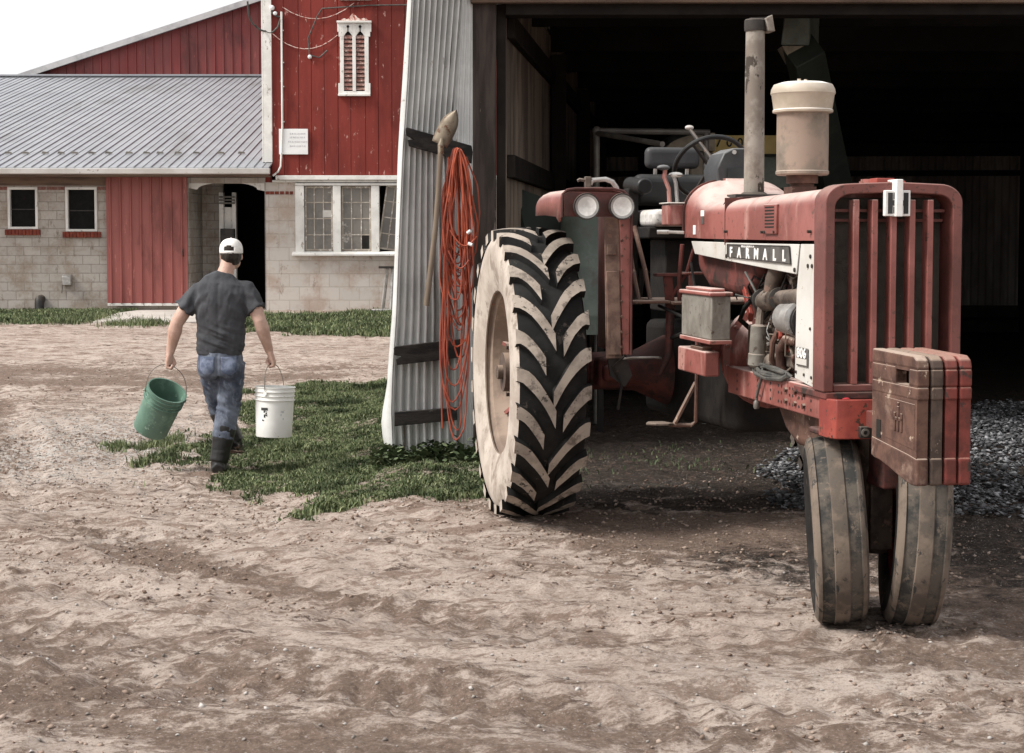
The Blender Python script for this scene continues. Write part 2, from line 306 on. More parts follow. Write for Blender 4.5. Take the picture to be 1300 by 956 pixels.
def denim():
    m, t, p = NM('faded_denim'); co = nd(t, 'ShaderNodeTexCoord').outputs['Object']
    c = mix(t, step(t, noise(t, co, 6, 6, .6), .4, .62), (.040, .049, .075), (.13, .15, .19))
    c = mix(t, step(t, noise(t, co, 20, 6, .7, (1, 1, .4)), .5, .75), c, (.22, .25, .31))
    t.links.new(c, p.inputs['Base Color']); p.inputs['Roughness'].default_value = .95
    b = nd(t, 'ShaderNodeBump'); b.inputs['Strength'].default_value = .4; b.inputs['Distance'].default_value = .004
    t.links.new(noise(t, co, 50, 8, .7), b.inputs['Height']); t.links.new(b.outputs[0], p.inputs['Normal'])
    return m
M['denim'] = denim()
def blocks(name, bw, bh, c1, c2, mort, off=.5, stain=(.28, .22, .17)):
    m, t, p = NM(name); co = nd(t, 'ShaderNodeTexCoord').outputs['Object']
    sx = nd(t, 'ShaderNodeSeparateXYZ'); t.links.new(co, sx.inputs[0]); cx = nd(t, 'ShaderNodeCombineXYZ')
    t.links.new(mul(t, sx.outputs[0], sx.outputs[1], 'ADD'), cx.inputs[0]); t.links.new(sx.outputs[2], cx.inputs[1])
    br = nd(t, 'ShaderNodeTexBrick'); t.links.new(cx.outputs[0], br.inputs['Vector']); br.offset = off
    for k, v in (('Color1', (*c1, 1)), ('Color2', (*c2, 1)), ('Mortar', (*mort, 1)), ('Scale', 1), ('Mortar Size', .008), ('Mortar Smooth', .3), ('Bias', 0), ('Brick Width', bw), ('Row Height', bh)): br.inputs[k].default_value = v
    c = br.outputs['Color']
    c = mix(t, mul(t, step(t, noise(t, co, 1.3, 8, .7), .44, .62), .8), c, stain)
    c = mix(t, step(t, noise(t, co, 5, 8, .75, (1, 1, .5)), .58, .68), c, tuple(x*.7 for x in stain))
    c = mix(t, mul(t, step(t, noise(t, co, 25, 6, .8), .3, .7), .25), c, (.62, .58, .54))
    t.links.new(c, p.inputs['Base Color']); p.inputs['Roughness'].default_value = .9; p.inputs['Specular IOR Level'].default_value = .2
    h = mul(t, mul(t, br.outputs['Fac'], -1.0), mul(t, noise(t, co, 60, 8, .7), .5), 'ADD')
    b = nd(t, 'ShaderNodeBump'); b.inputs['Strength'].default_value = .6; b.inputs['Distance'].default_value = .012
    t.links.new(h, b.inputs['Height']); t.links.new(b.outputs[0], p.inputs['Normal'])
    return m
M['block'] = blocks('grey_block_wall', .31, .165, (.45, .41, .37), (.38, .345, .31), (.25, .22, .19), stain=(.24, .18, .13))
M['blockwhite'] = blocks('whitewashed_block_wall', .37, .245, (.60, .555, .51), (.54, .50, .455), (.46, .41, .36), stain=(.40, .30, .24))

M['brickband'] = blocks('red_brick_band', .215, .09, (.23, .055, .035), (.15, .04, .028), (.25, .22, .19), stain=(.16, .06, .045))
def leafmat(name, a, b, c):
    m, t, p = NM(name); at_ = nd(t, 'ShaderNodeNewGeometry').outputs['Random Per Island']
    r = nd(t, 'ShaderNodeValToRGB'); r.color_ramp.elements[0].color = (*a, 1); r.color_ramp.elements[1].color = (*c, 1)
    e = r.color_ramp.elements.new(.55); e.color = (*b, 1); t.links.new(at_, r.inputs[0])
    co = nd(t, 'ShaderNodeTexCoord').outputs['Object']
    k = mix(t, step(t, noise(t, co, 2.0, 4, .6), .45, .7), r.outputs[0], tuple(x*.6 for x in a))
    t.links.new(k, p.inputs['Base Color']); p.inputs['Roughness'].default_value = .7
    p.inputs['Specular IOR Level'].default_value = .2
    return m
M['grass'] = leafmat('grass_blades', (.05, .072, .03), (.12, .155, .07), (.32, .34, .19))
M['weed'] = leafmat('weed_leaves', (.05, .07, .035), (.09, .12, .06), (.16, .19, .10))
print('P1 ok')

# ---------------- ground ----------------
def hbase(x, y):
    l = -.12*sm(8, 12, y)+.07*sm(13, 18, y)+.34*sm(17, 31, y)
    r = .07*sm(7.6, 9.4, y)
    w = sm(-1.7, -.5, x)
    far = sm(2, -3, x-(y-20)*.1)
    return l*(1-w)+r*w
RUTS = [[(-7, 22), (-5.6, 18), (-4.2, 14.1), (-3.45, 11.8), (-2.75, 10.2), (-2, 9), (-.8, 7.7), (1.2, 6.6), (4, 6)],
        [(-9, 21), (-6.6, 15), (-5.2, 11.6), (-4.0, 9.4), (-2.7, 7.7), (-1, 6.3), (1, 5.4)],
        [(-14, 17), (-9, 19.6), (-5.5, 20.8), (-2.8, 21.2), (0, 21), (3, 20)],
        [(-14, 15), (-9, 17), (-6, 18.4), (-3.5, 18.6), (-1, 18.4)],
        [(-2.4, 7.9), (0, 7.1), (1.5, 6.9), (3, 7.0), (6, 7.6)],
        [(-3, 6.5), (-.5, 6.0), (1.5, 5.9), (5, 6.3)]]
def smooth_line(pl):
    P = [np.array(q, float) for q in pl]; out = []
    for k in range(len(P)-1):
        a, b, c, d = P[max(k-1, 0)], P[k], P[k+1], P[min(k+2, len(P)-1)]
        for u in np.linspace(0, 1, 5)[:-1]: out.append(.5*((2*b)+(c-a)*u+(2*a-5*b+4*c-d)*u*u+(3*b-a-3*c+d)*u**3))
    return [tuple(q) for q in out+[P[-1]]]
def rutd(x, y, pl):
    D = np.full(x.shape, 1e9); Sx = np.zeros(x.shape); L = 0
    for (ax, ay), (bx, by) in zip(pl[:-1], pl[1:]):
        l2 = (bx-ax)**2+(by-ay)**2; t = np.clip(((x-ax)*(bx-ax)+(y-ay)*(by-ay))/l2, 0, 1)
        d = np.hypot(x-ax-t*(bx-ax), y-ay-t*(by-ay)); k = d < D; D = np.where(k, d, D); Sx = np.where(k, L+t*l2**.5, Sx); L += l2**.5
    return D, Sx
RUTS = [smooth_line(pl) for pl in RUTS]
def hfull(x, y):
    h = hbase(x, y); wob = (fbm(x*.7, y*.7, 3, 5)-.5)*.5
    h = h+(fbm(x*.5, y*.5, 4, 1)-.5)*.05+(fbm(x*2.2, y*3, 4, 2)-.5)*.025+(fbm(x*8, y*11, 4, 3)-.5)*.011
    c = fbm(x*7+7, y*12, 4, 21); h = h+np.maximum(c-.56, 0)*.10
    d, s = rutd(x, y, RUTS[0]); d = d+wob*1.2; k = 1-sm(14, 18, y)*.7
    h = h+k*((fbm(d*5.5, s*.4, 4, 55)-.5)*.05+(fbm(d*16, s*2.2, 3, 56)-.5)*.02)
    for i, pl in enumerate(RUTS):
        d, s = rutd(x, y, pl); d = np.abs(d+wob*.5)
        near = np.exp(-(d/.22)**2); amp = .35+.65*vn(s*.5, s*0, i+40)
        h = h-near*.038*amp+np.exp(-((d-.32)/.1)**2)*.024*amp+near*np.sin(s*2*math.pi/.17+d*15)*.014*amp
    for a, b_ in ((1.38, 6.83), (1.73, 6.86)): q = np.hypot((x-a)/.19, (y-b_)/.13); h = h+.028*np.exp(-((q-1.15)/.35)**2)*(.5+vn(x*14, y*14, 77))
    return h
def gz(x, y): return float(hfull(np.array([float(x)]), np.array([float(y)]))[0])
def gpt(px, py):                       # where a spot of the photo meets the ground
    r = ray(px, py); z = 0.0
    for _ in range(12):
        t = (z-CAMH)/r.z; z = .5*z+.5*float(hbase(np.array([r.x*t]), np.array([r.y*t]))[0])
    return Vector((r.x*t, r.y*t, z))
def axis(lo, hi, st, out, n):
    a = np.arange(lo, hi+st/2, st); g = np.geomspace(st*1.3, out, n); return np.concatenate([(lo-np.cumsum(g))[::-1], a, hi+np.cumsum(g)])
xs = axis(-5.2, 4.8, .026, 60, 50); ys = np.concatenate([-np.geomspace(.5, 300, 14)[::-1], np.arange(.4, 4.6, .3), np.arange(4.7, 14, .026), np.arange(14, 18, .05), np.arange(18, 33, .12), 33+np.cumsum(np.geomspace(.2, 90, 40))])
GX, GY = np.meshgrid(xs, ys); gx, gy = GX.ravel(), GY.ravel()
V = np.stack([gx, gy, hfull(gx, gy)], 1)
nx, ny = len(xs), len(ys); i = np.arange(nx-1)[None, :]+np.arange(ny-1)[:, None]*nx
Fq = np.stack([i, i+1, i+1+nx, i+nx], -1).reshape(-1, 4)

def poly_in(x, y, P):
    ins = np.zeros(x.shape, bool); n = len(P)
    for k in range(n):
        x0, y0 = P[k][0], P[k][1]; x1, y1 = P[(k+1) % n][0], P[(k+1) % n][1]
        c = ((y0 > y) != (y1 > y)) & (x < (x1-x0)*(y-y0)/(y1-y0+1e-12)+x0); ins ^= c
    return ins
def pix(*p): return [gpt(a, b) for a, b in p]
PATCH = pix((240, 572), (255, 556), (285, 545), (310, 530), (330, 510), (372, 494), (430, 488), (500, 486), (560, 500), (640, 560), (660, 600), (620, 626), (540, 632), (470, 640), (420, 650), (375, 634), (330, 622), (285, 626), (255, 606), (240, 588))
STRIPR = pix((300, 404), (380, 400), (560, 398), (620, 412), (620, 428), (470, 430), (360, 424), (305, 416))
STRIPL = [gpt(-60, 395), gpt(40, 393), gpt(137, 391), gpt(205, 388), gpt(160, 397), gpt(100, 402), gpt(60, 410), gpt(0, 413), gpt(-120, 416)]
def gmask(x, y):                       # 1 inside the worn grass areas
    wx = x+(fbm(x*2.2, y*2.2, 3, 61)-.5)*.8; wy = y+(fbm(x*2.2+9, y*2.2, 3, 62)-.5)*1.1
    return poly_in(wx, wy, PATCH) | poly_in(wx, wy, STRIPR) | poly_in(wx, wy, STRIPL)
def gauss(x, y, cx, cy, sx, sy): return np.exp(-((x-cx)/sx)**2-((y-cy)/sy)**2)
nb = fbm(gx*.9, gy*1.6, 5, 71); nf = fbm(gx*4, gy*6, 4, 72)
brown = gauss(gx, gy, -6.0, 20.2, 4.0, 1.5)*1.5+gauss(gx, gy, -6.5, 17, 2.0, 1.2)*.9+gauss(gx, gy, -2.6, 8.9, .9, .9)*.5+gauss(gx, gy, -2.6, 6.6, 1.3, .8)*.7+gauss(gx, gy, 1.0, 9.4, 1.3, .8)*1.1+gauss(gx, gy, 2.5, 6.8, .7, 1.3)*1.3+gauss(gx, gy, -1.9, 6.3, .8, .7)*.4+gauss(gx, gy, -5, 13, 1.2, 3)*.4+gauss(gx, gy, -1.6, 9.2, .5, .4)*.5  # brown earth; near corners also darkened in colour like a vignette
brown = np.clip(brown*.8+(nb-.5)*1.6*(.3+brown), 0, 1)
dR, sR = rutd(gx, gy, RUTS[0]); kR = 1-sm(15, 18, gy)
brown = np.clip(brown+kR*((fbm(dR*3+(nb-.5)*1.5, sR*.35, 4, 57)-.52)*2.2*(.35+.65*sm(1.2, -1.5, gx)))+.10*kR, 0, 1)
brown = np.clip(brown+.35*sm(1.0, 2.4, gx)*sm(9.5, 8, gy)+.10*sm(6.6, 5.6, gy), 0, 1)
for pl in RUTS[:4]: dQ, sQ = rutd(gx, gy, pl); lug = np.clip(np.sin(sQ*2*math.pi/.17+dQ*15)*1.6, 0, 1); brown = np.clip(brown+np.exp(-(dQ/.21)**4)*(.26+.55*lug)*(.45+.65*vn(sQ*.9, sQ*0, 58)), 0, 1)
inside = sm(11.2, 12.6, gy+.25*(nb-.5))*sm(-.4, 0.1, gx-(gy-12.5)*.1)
wet_shade = np.clip(sm(9.5, 10.5, gy+.9*(nb-.5))*sm(-.15, .35, gx)*.95+gauss(gx, gy, .95, 10.1, .75, .45)*1.4*(nf > .40)+sm(10.2, 12.2, gy+1.6*(nb-.5))*sm(.2, .7, gx)+gauss(gx, gy, 2.9, 8.8, .95, 1.4)*1.1+gauss(gx, gy, 1.2, 8.4, .5, .5)*.55+gauss(gx, gy, 1.55, 7.3, .45, .9)*.4, 0, 1)  # damp mud, with shade under and behind the tractor painted in
wet_shade = np.maximum(wet_shade, inside)  # shed floor darkened in colour for the shade inside
gr = gmask(gx, gy).astype(float)
peb = np.clip(gauss(gx, gy, -3.7, 14.2, 1.3, 2.2)*1.3-(nb-.4), 0, 1)
grd = arr_obj('ground', V, Fq, None, smooth=True)
ca = grd.data.color_attributes.new('mask', 'FLOAT_COLOR', 'POINT'); ca.data.foreach_set('color', np.stack([brown, wet_shade, gr, peb], 1).astype(np.float32).ravel())
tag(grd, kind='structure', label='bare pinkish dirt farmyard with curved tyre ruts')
m, t, p = NM('farmyard_dirt'); co = nd(t, 'ShaderNodeTexCoord').outputs['Object']
a = nd(t, 'ShaderNodeAttribute', attribute_name='mask'); sc = nd(t, 'ShaderNodeSeparateColor'); t.links.new(a.outputs['Color'], sc.inputs[0])
n1 = noise(t, co, 1.3, 8, .65); n2 = noise(t, co, 7, 10, .75, (1, 1.6, 1)); n3 = noise(t, co, 30, 8, .8)
c = mix(t, step(t, n1, .42, .60), (.49, .405, .35), (.385, .31, .265))
c = mix(t, mul(t, step(t, n2, .50, .60), .8), c, (.24, .175, .14))
c = mix(t, mul(t, step(t, n3, .52, .62), .55), c, (.58, .50, .45))
kb = step(t, mul(t, mul(t, sc.outputs[0], .8), mul(t, mul(t, n2, .5, 'SUBTRACT'), 2.6), 'ADD'), .22, .62)
n4 = noise(t, co, 2.3, 12, .74, (1, 2.0, 1)); c = mix(t, mul(t, step(t, n4, .52, .575), .85), c, (.205, .143, .11)); c = mix(t, mul(t, step(t, noise(t, co, 3.1, 12, .78, (1, 2.4, 1)), .57, .61), .95), c, (.085, .055, .042))
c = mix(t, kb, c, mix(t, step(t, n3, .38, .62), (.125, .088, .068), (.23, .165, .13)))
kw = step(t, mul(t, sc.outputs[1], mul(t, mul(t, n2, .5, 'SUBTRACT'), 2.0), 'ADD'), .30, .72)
c = mix(t, kw, c, mix(t, step(t, n3, .45, .75), (.014, .010, .008), (.040, .029, .022)))  # near-black colour for mud and painted shade together
c = mix(t, mul(t, sc.outputs[2], step(t, n3, .35, .6)), c, (.12, .105, .07))
c = mix(t, mul(t, a.outputs['Alpha'], step(t, noise(t, co, 22, 4, .6), .45, .6)), c, (.47, .44, .41))
vo = nd(t, 'ShaderNodeTexVoronoi'); vo.inputs['Scale'].default_value = 55; t.links.new(co, vo.inputs['Vector'])
sep = nd(t, 'ShaderNodeSeparateColor'); t.links.new(vo.outputs['Color'], sep.inputs[0])
kp = mul(t, step(t, sep.outputs[0], .90, .94), step(t, vo.outputs['Distance'], .32, .2))
c = mix(t, mul(t, kp, .6), c, (.44, .39, .36))
g1 = noise(t, co, 75, 6, .75); g2 = noise(t, co, 14, 10, .8, (1, 1.5, 1))
c = mix(t, mul(t, step(t, g1, .50, .62), .40), c, (.13, .095, .075)); c = mix(t, mul(t, step(t, g1, .46, .36), .35), c, (.56, .49, .44))
c = mix(t, mul(t, step(t, g2, .485, .40), .55), c, (.15, .105, .082))  # hollows of the bump darkened in colour so the relief looks shaded
t.links.new(c, p.inputs['Base Color'])
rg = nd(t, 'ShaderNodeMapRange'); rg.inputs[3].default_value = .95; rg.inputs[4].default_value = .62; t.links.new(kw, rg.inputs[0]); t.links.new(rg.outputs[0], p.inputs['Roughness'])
b1 = nd(t, 'ShaderNodeBump'); b1.inputs['Strength'].default_value = .9; b1.inputs['Distance'].default_value = .026; t.links.new(noise(t, co, 14, 12, .8, (1, 1.5, 1)), b1.inputs['Height'])
b2 = nd(t, 'ShaderNodeBump'); b2.inputs['Strength'].default_value = .7; b2.inputs['Distance'].default_value = .006; t.links.new(noise(t, co, 90, 8, .8), b2.inputs['Height']); t.links.new(b1.outputs[0], b2.inputs['Normal'])
t.links.new(b2.outputs[0], p.inputs['Normal'])
p.inputs['Specular IOR Level'].default_value = .2
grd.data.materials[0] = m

# concrete path in front of the sliding door
pp = pix((118, 409), (150, 399), (205, 391), (300, 392), (300, 410), (235, 411))
pb = MB(); n = len(pp)
pb.add([(q.x, q.y, gz(q.x, q.y)+.03) for q in pp]+[(q.x, q.y, q.z-.1) for q in pp], [tuple(range(n))]+[(k, n+k, n+(k+1) % n, (k+1) % n) for k in range(n)])
tag(pb.build('path', M['concrete'], smooth=0), kind='structure', label='pale concrete slab in front of the barn doors')

# ---------------- block barn with the metal roof ----------------
YB = 31.5; sB = YB/F
def bx(px): return (px-650)*sB
def bz(py): return CAMH+(303-py)*sB
barn = empty('block_barn', (0, 0, 0), 0, 'low grey block barn with a ribbed metal roof and red sliding door', 'barn')
g0 = .10
XL, XR = -17.0, bx(338)
def wall_holes(mb, x0, x1, z0, z1, y0, y1, holes):
    xsq = sorted({x0, x1, *[h[0] for h in holes], *[h[1] for h in holes]}); zsq = sorted({z0, z1, *[h[2] for h in holes], *[h[3] for h in holes]})
    for a, b in zip(xsq[:-1], xsq[1:]):
        run = None
        for c, d in list(zip(zsq[:-1], zsq[1:]))+[(None, None)]:
            solid = c is not None and not any(h[0] <= (a+b)/2 <= h[1] and h[2] <= (c+d)/2 <= h[3] for h in holes)
            if solid: run = (run[0], d) if run else (c, d)
            elif run: mb.box(a, b, y0, y1, *run); run = None
w = MB(); h1 = (bx(12), bx(50), bz(291), bz(238)); h2 = (bx(85), bx(125), bz(294), bz(238)); hd = (bx(241), bx(337), g0-.3, bz(233))
extra = [(bx(-60), bx(-22), bz(291), bz(238))]
wall_holes(w, XL, XR, g0-.3, bz(226), YB, YB+.25, [h1, h2, hd]+extra)
w.build('wall', M['block'], barn, smooth=0)
w = MB(); w.box(XL, XL+.25, YB+.25, YB+26, g0-.3, bz(226)); w.box(XL, XR, YB+25.7, YB+26, g0-.3, bz(226)); w.build('wall', M['block'], barn, smooth=0)
w = MB(); w.box(bx(-200), bx(138), YB-.03, YB, bz(236), bz(222)); w.build('wall_beam', M['beam'], barn, bevel=.008)
for a, b in ((-22, 11.5), (50.5, 84.5), (125.5, 138)): w = MB(); w.box(bx(a), bx(b), YB-.012, YB, bz(241.5), bz(237.2)); w.build('brick_course', M['brickband'], barn, smooth=0)
for (a, b, c, d) in [h1, h2]+extra:
    f = MB(); tt = .045
    for q in ((a, b, c, c+tt), (a, b, d-tt, d), (a, a+tt, c+tt, d-tt), (b-tt, b, c+tt, d-tt)): f.box(q[0], q[1], YB-.03, YB+.08, q[2], q[3])
    wn = f.build('window', M['whitepaint'], barn, bevel=.004)
    f = MB(); f.box(a+tt, b-tt, YB+.06, YB+.08, c+tt, d-tt); f.build('pane', M['glassdark'], wn, smooth=0)
    f = MB(); zz = c+(d-c)*.46; f.box(a+tt, b-tt, YB+.04, YB+.058, zz, zz+.02); f.build('glazing_bar', M['blackmetal'], wn, smooth=0)
    f = MB(); k = a-.05
    f.box(k, b+.04, YB-.04, YB-.001, c-.105, c-.008)
    while k < b+.03: f.box(k, k+.055, YB-.06, YB-.03, c-.11, c-.005); k += .065
    f.build('window_sill', M['brick'], wn, smooth=0)
# roof
ER, RR = YB-.55, 44.5; ez, rz = bz(216)+.02, CAMH+(303-99)*RR/F
rf = MB(); XE = bx(349)-.02
def zr(y): return ez+(rz-ez)*(y-ER)/(RR-ER)
rf.add([(XL-.4, ER, ez), (XE, ER, ez), (XE+.0, RR, rz), (XL-.4, RR, rz), (XL-.4, ER, ez-.03), (XE, ER, ez-.03), (XE, RR, rz-.03), (XL-.4, RR, rz-.03)], [(0, 1, 2, 3), (7, 6, 5, 4), (0, 4, 5, 1), (1, 5, 6, 2), (2, 6, 7, 3), (3, 7, 4, 0)])
rf.add([(XL-.4, RR, rz), (XE, RR, rz), (XE, RR+13, ez), (XL-.4, RR+13, ez)], [(0, 1, 2, 3)])
k = XL-.4; q = 0
while k < XE-.03:
    hgt = .022 if q % 2 == 0 else .012; ww = .022
    rf.add([(k, ER-.01, ez), (k+ww, ER-.01, ez), (k+ww*.75, ER-.01, ez+hgt), (k+ww*.25, ER-.01, ez+hgt), (k, RR, rz), (k+ww, RR, rz), (k+ww*.75, RR, rz+hgt), (k+ww*.25, RR, rz+hgt)],
           [(0, 1, 2, 3), (7, 6, 5, 4), (1, 5, 6, 2), (2, 6, 7, 3), (3, 7, 4, 0)]); k += .155; q += 1
roof = rf.build('roof', M['roof'], barn, smooth=0)
rc = MB(); rc.box(XL-.4, XE, RR-.25, RR+.1, rz-.02, rz+.035); rc.build('ridge_flashing', M['roof'], roof, bevel=.01)
yy = ER+1.35
for px in (13, 35, 60, 80, 97, 119, 140, 166, 188, 205, 228, 251, 282, 308):
    sn = MB(); x = bx(px)*(yy/YB); sn.prism([(x-.07, yy, zr(yy)+.024), (x+.07, yy, zr(yy)+.024), (x+.05, yy, zr(yy)+.05), (x-.05, yy, zr(yy)+.065)], (0, .04, .008)); sn.build('snow_guard', M['pipe'], roof, smooth=0)
gt = MB(); gt.prism([(XL, ER-.13, ez-.02), (XL, ER-.10, ez-.115), (XL, ER-.02, ez-.125), (XL, ER+.0, ez-.02)], (XE-XL+.03, 0, 0))
gt.build('gutter', M['gutter'], barn, bevel=.006)
gt = MB(); gt.box(XL, XE-.02, ER+.004, ER+.03, ez-.16, ez-.035); gt.box(XL, XE-.02, ER+.03, YB-.035, ez-.16, ez-.14); gt.build('soffit', M['beam'], barn, smooth=0)
# sliding door: ribbed steel
d = MB(); x0, x1, z0, z1 = bx(138), bx(240), bz(384.5), bz(224); d.box(x0, x1, YB-.10, YB-.07, z0, z1); k = x0+.05; q = 0
while k < x1-.04:
    ww = .05; d.prism([(k, YB-.101, z0), (k+ww, YB-.101, z0), (k+ww*.7, YB-.128, z0), (k+ww*.3, YB-.128, z0)], (0, 0, z1-z0)); k += .187; q += 1
door = d.build('sliding_door', M['doorred'], barn, smooth=0, label='red ribbed steel sliding door')
d = MB(); d.box(x0, x1, YB-.105, YB-.065, z0-.05, z0-.002); d.build('bottom_board', M['whitepaint'], door, bevel=.004)
d = MB(); d.tube([(x1-.07, YB-.14, bz(316)), (x1-.07, YB-.17, bz(318)), (x1-.07, YB-.17, bz(323)), (x1-.07, YB-.13, bz(325))], .012, 6); d.build('door_handle', M['blackmetal'], door)
# entry recess
e = MB(); e.box(bx(241), bx(269), YB+1.35, YB+1.45, g0-.3, bz(226)); e.box(bx(240)-.1, bx(241), YB+.25, YB+1.35, g0-.3, bz(226)); e.build('entry_wall', M['block'], barn, smooth=0)
e = MB(); e.box(bx(269), bx(275), YB+.85, YB+1.0, g0-.2, bz(243)); e.box(bx(286), bx(291), YB+.85, YB+1.0, g0-.2, bz(243)); e.box(bx(275), bx(286), YB+.92, YB+.96, bz(345), bz(262)); dr = e.build('entry_door', M['whitepaint'], barn, bevel=.005)
e = MB()
for zz in (248, 252, 256): e.box(bx(270), bx(290), YB+.78, YB+.84, bz(zz+2), bz(zz))
e.build('louvre', M['pipe'], dr, smooth=0)
e = MB(); e.box(bx(272), bx(290), YB+.7, YB+.84, bz(313), bz(290)); e.build('meter_box', M['blackmetal'], dr, bevel=.01)
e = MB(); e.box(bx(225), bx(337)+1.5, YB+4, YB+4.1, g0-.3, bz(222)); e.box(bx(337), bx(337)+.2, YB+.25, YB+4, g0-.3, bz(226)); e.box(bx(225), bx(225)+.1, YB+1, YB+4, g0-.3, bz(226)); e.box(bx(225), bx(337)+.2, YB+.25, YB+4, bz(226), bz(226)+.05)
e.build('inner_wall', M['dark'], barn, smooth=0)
ar = MB(); cx = (bx(245)+bx(334))/2; hw = (bx(334)-bx(245))/2*.86; top = bz(231); pts = [(bx(241), bz(250)), (bx(241), top), (bx(337), top), (bx(337), bz(252))]
pts = [(bx(241), top), (bx(241), bz(239))]+[(cx+hw*math.sin(a), bz(241)+(bz(232)-bz(241))*math.cos(a)) for a in np.linspace(-math.pi/2, math.pi/2, 13)]+[(bx(337), bz(243)), (bx(337), top)]
L = [(x, z) for x, z in pts]
for k in range(2, len(L)-3):
    a, b = L[k], L[k+1]; ar.prism([(a[0], YB+.02, a[1]), (b[0], YB+.02, b[1]), (b[0], YB+.02, top), (a[0], YB+.02, top)], (0, .04, 0))
ar.prism([(L[1][0], YB+.02, L[1][1]), (L[2][0], YB+.02, L[2][1]), (L[2][0], YB+.02, top), (L[1][0], YB+.02, top)], (0, .04, 0))
ar.prism([(L[-3][0], YB+.02, L[-3][1]), (L[-2][0], YB+.02, L[-2][1]), (L[-2][0], YB+.02, top), (L[-3][0], YB+.02, top)], (0, .04, 0))
ar.build('arched_board', M['whitepaint'], barn, smooth=0)
v = MB(); v.box(bx(81), bx(92), YB-.12, YB, bz(362), bz(350)); v.prism([(bx(80.5), YB-.13, bz(350)), (bx(80.5), YB-.01, bz(348)), (bx(80.5), YB-.01, bz(350))], (bx(92.5)-bx(80.5), 0, 0)); vb = v.build('outlet_box', M['alu'], barn, bevel=.015)
v = MB(); v.cyl((bx(80.5), YB-.03, bz(351)), (bx(79), YB-.03, bz(372)), .008, 6); v.build('conduit', M['pipe'], barn)
v = MB(); v.tube([(bx(52), YB-.12, g0), (bx(52), YB-.12, bz(384)), (bx(52), YB-.09, bz(380)), (bx(52), YB+.02, bz(379.5))], .085, 12); v.build('drain_pipe', M['blackmetal'], barn)

M['roofedge'] = pm('grey_roof_edge', (.50, .50, .50), (.36, .36, .365), 1.5, rough=.5, bump=.05)
# gable barn rising behind the ridge
gb = empty('gabled_barn', (0, 0, 0), 0, 'red steel gable wall with a white roof edge behind the metal roof', 'barn')
YG = RR+.12; sG = YG/F
def gX(px): return (px-650)*sG
def gZ(py): return CAMH+(303-py)*sG
xa, za = gX(44), gZ(99); xb, zb = gX(341), gZ(3); sl_ = (zb-za)/(xb-xa); xp = 1.5; zp = za+sl_*(xp-xa)
w = MB(); w.prism([(xa, YG, .1), (xp, YG, .1), (xp, YG, zp), (xa, YG, za)], (0, .15, 0)); w.box(xa, xa+.15, YG+.15, YG+14, .1, za); w.prism([(2*xp-xa, YG, .1), (xp, YG, .1), (xp, YG, zp), (2*xp-xa, YG, za)][::-1], (0, .15, 0))
k = xa+.2
while k < xp: zz = za+sl_*(k-xa); w.prism([(k, YG, 4.5), (k+.05, YG, 4.5), (k+.04, YG-.03, 4.5), (k+.01, YG-.03, 4.5)], (0, 0, max(zz-4.5, .01))); k += .228
w.build('wall', M['gablered'], gb, smooth=0)
w = MB(); dv = Vector((xp-xa, 0, zp-za)).normalized(); a = Vector((xa, YG-.25, za))-dv*.45; b = Vector((xp, YG-.25, zp))
w.prism([a, b, b+Vector((0, 0, .12)), a+Vector((0, 0, .12))], (0, 15, 0)); b2 = Vector((2*xp-xa+.4, YG-.25, za)); w.prism([b, b2, b2+Vector((0, 0, .12)), b+Vector((0, 0, .12))], (0, 15, 0)); rr_ = w.build('roof', M['roof'], gb, smooth=0)
w = MB(); a.y -= .03; b.y -= .03; w.prism([a-Vector((0, 0, .03)), b-Vector((0, 0, .03)), b+Vector((0, 0, .125)), a+Vector((0, 0, .125))], (0, .028, 0)); w.build('barge_board', M['roofedge'], rr_, smooth=0)

# ---------------- tall red board barn ----------------
tb = empty('red_board_barn', (0, 0, 0), 0, 'tall red board barn with white louvred window above whitewashed block wall', 'barn')
XT0, XT1 = bx(337.5), 1.0; zt = 9.0; zs = bz(223)
WN = (bx(376), bx(520), bz(321), bz(232))
w = MB(); wall_holes(w, XT0, XT1, g0-.3, bz(232), YB, YB+.25, [WN]); w.build('block_wall', M['blockwhite'], tb, smooth=0)
w = MB(); k = XT0+.14; q = 0
rb = random.Random(4)
while k < XT1:
    ww = rb.choice((.235, .25, .27)); y = YB-.045-rb.random()*.008; w.box(k, min(k+ww-.008, XT1), y, YB-.002, zs, zt); k += ww
w.box(XT0+.1, XT1, YB-.002, YB+.12, zs, zt)
w.box(XT0, XT0+.1, YB+.02, YB+13, g0, zt)
w.prism([(XT0, YB-.002, zt), (XT1, YB-.002, zt), ((XT0+XT1)/2, YB-.002, zt+2.3)], (0, .12, 0))
w.build('board_wall', M['barnred'], tb, smooth=0)
w = MB(); xm = (XT0+XT1)/2
for s_ in (-1, 1):
    xe = XT0-.4 if s_ < 0 else XT1+.4; w.prism([(xe, YB-.4, zt-.35), (xm, YB-.4, zt+2.3), (xm, YB-.4, zt+2.4), (xe, YB-.4, zt-.25)], (0, 14, 0))
w.build('roof', M['roof'], tb, smooth=0)
w = MB(); w.box(bx(337.5), bx(348), YB-.09, YB-.001, bz(207), zt); w.box(XT0-.03, XT0, YB-.09, YB+.1, bz(207), zt); w.build('corner_board', M['whitepaint'], tb, bevel=.006)
w = MB(); w.box(bx(352), XT1, YB-.11, YB, bz(229), bz(223.5)); w.box(bx(347), XT1, YB-.05, YB, bz(232), bz(229.2)); w.build('drip_board', M['whitepaint'], tb, bevel=.006)
for px in (338.5, 344, 350, 356.5, 363.5, 369): w = MB(); w.box(bx(px), bx(px+5-(px > 360)), YB-.012, YB, bz(247), bz(243.3)); w.build('brick', M['brick'], tb, smooth=0)
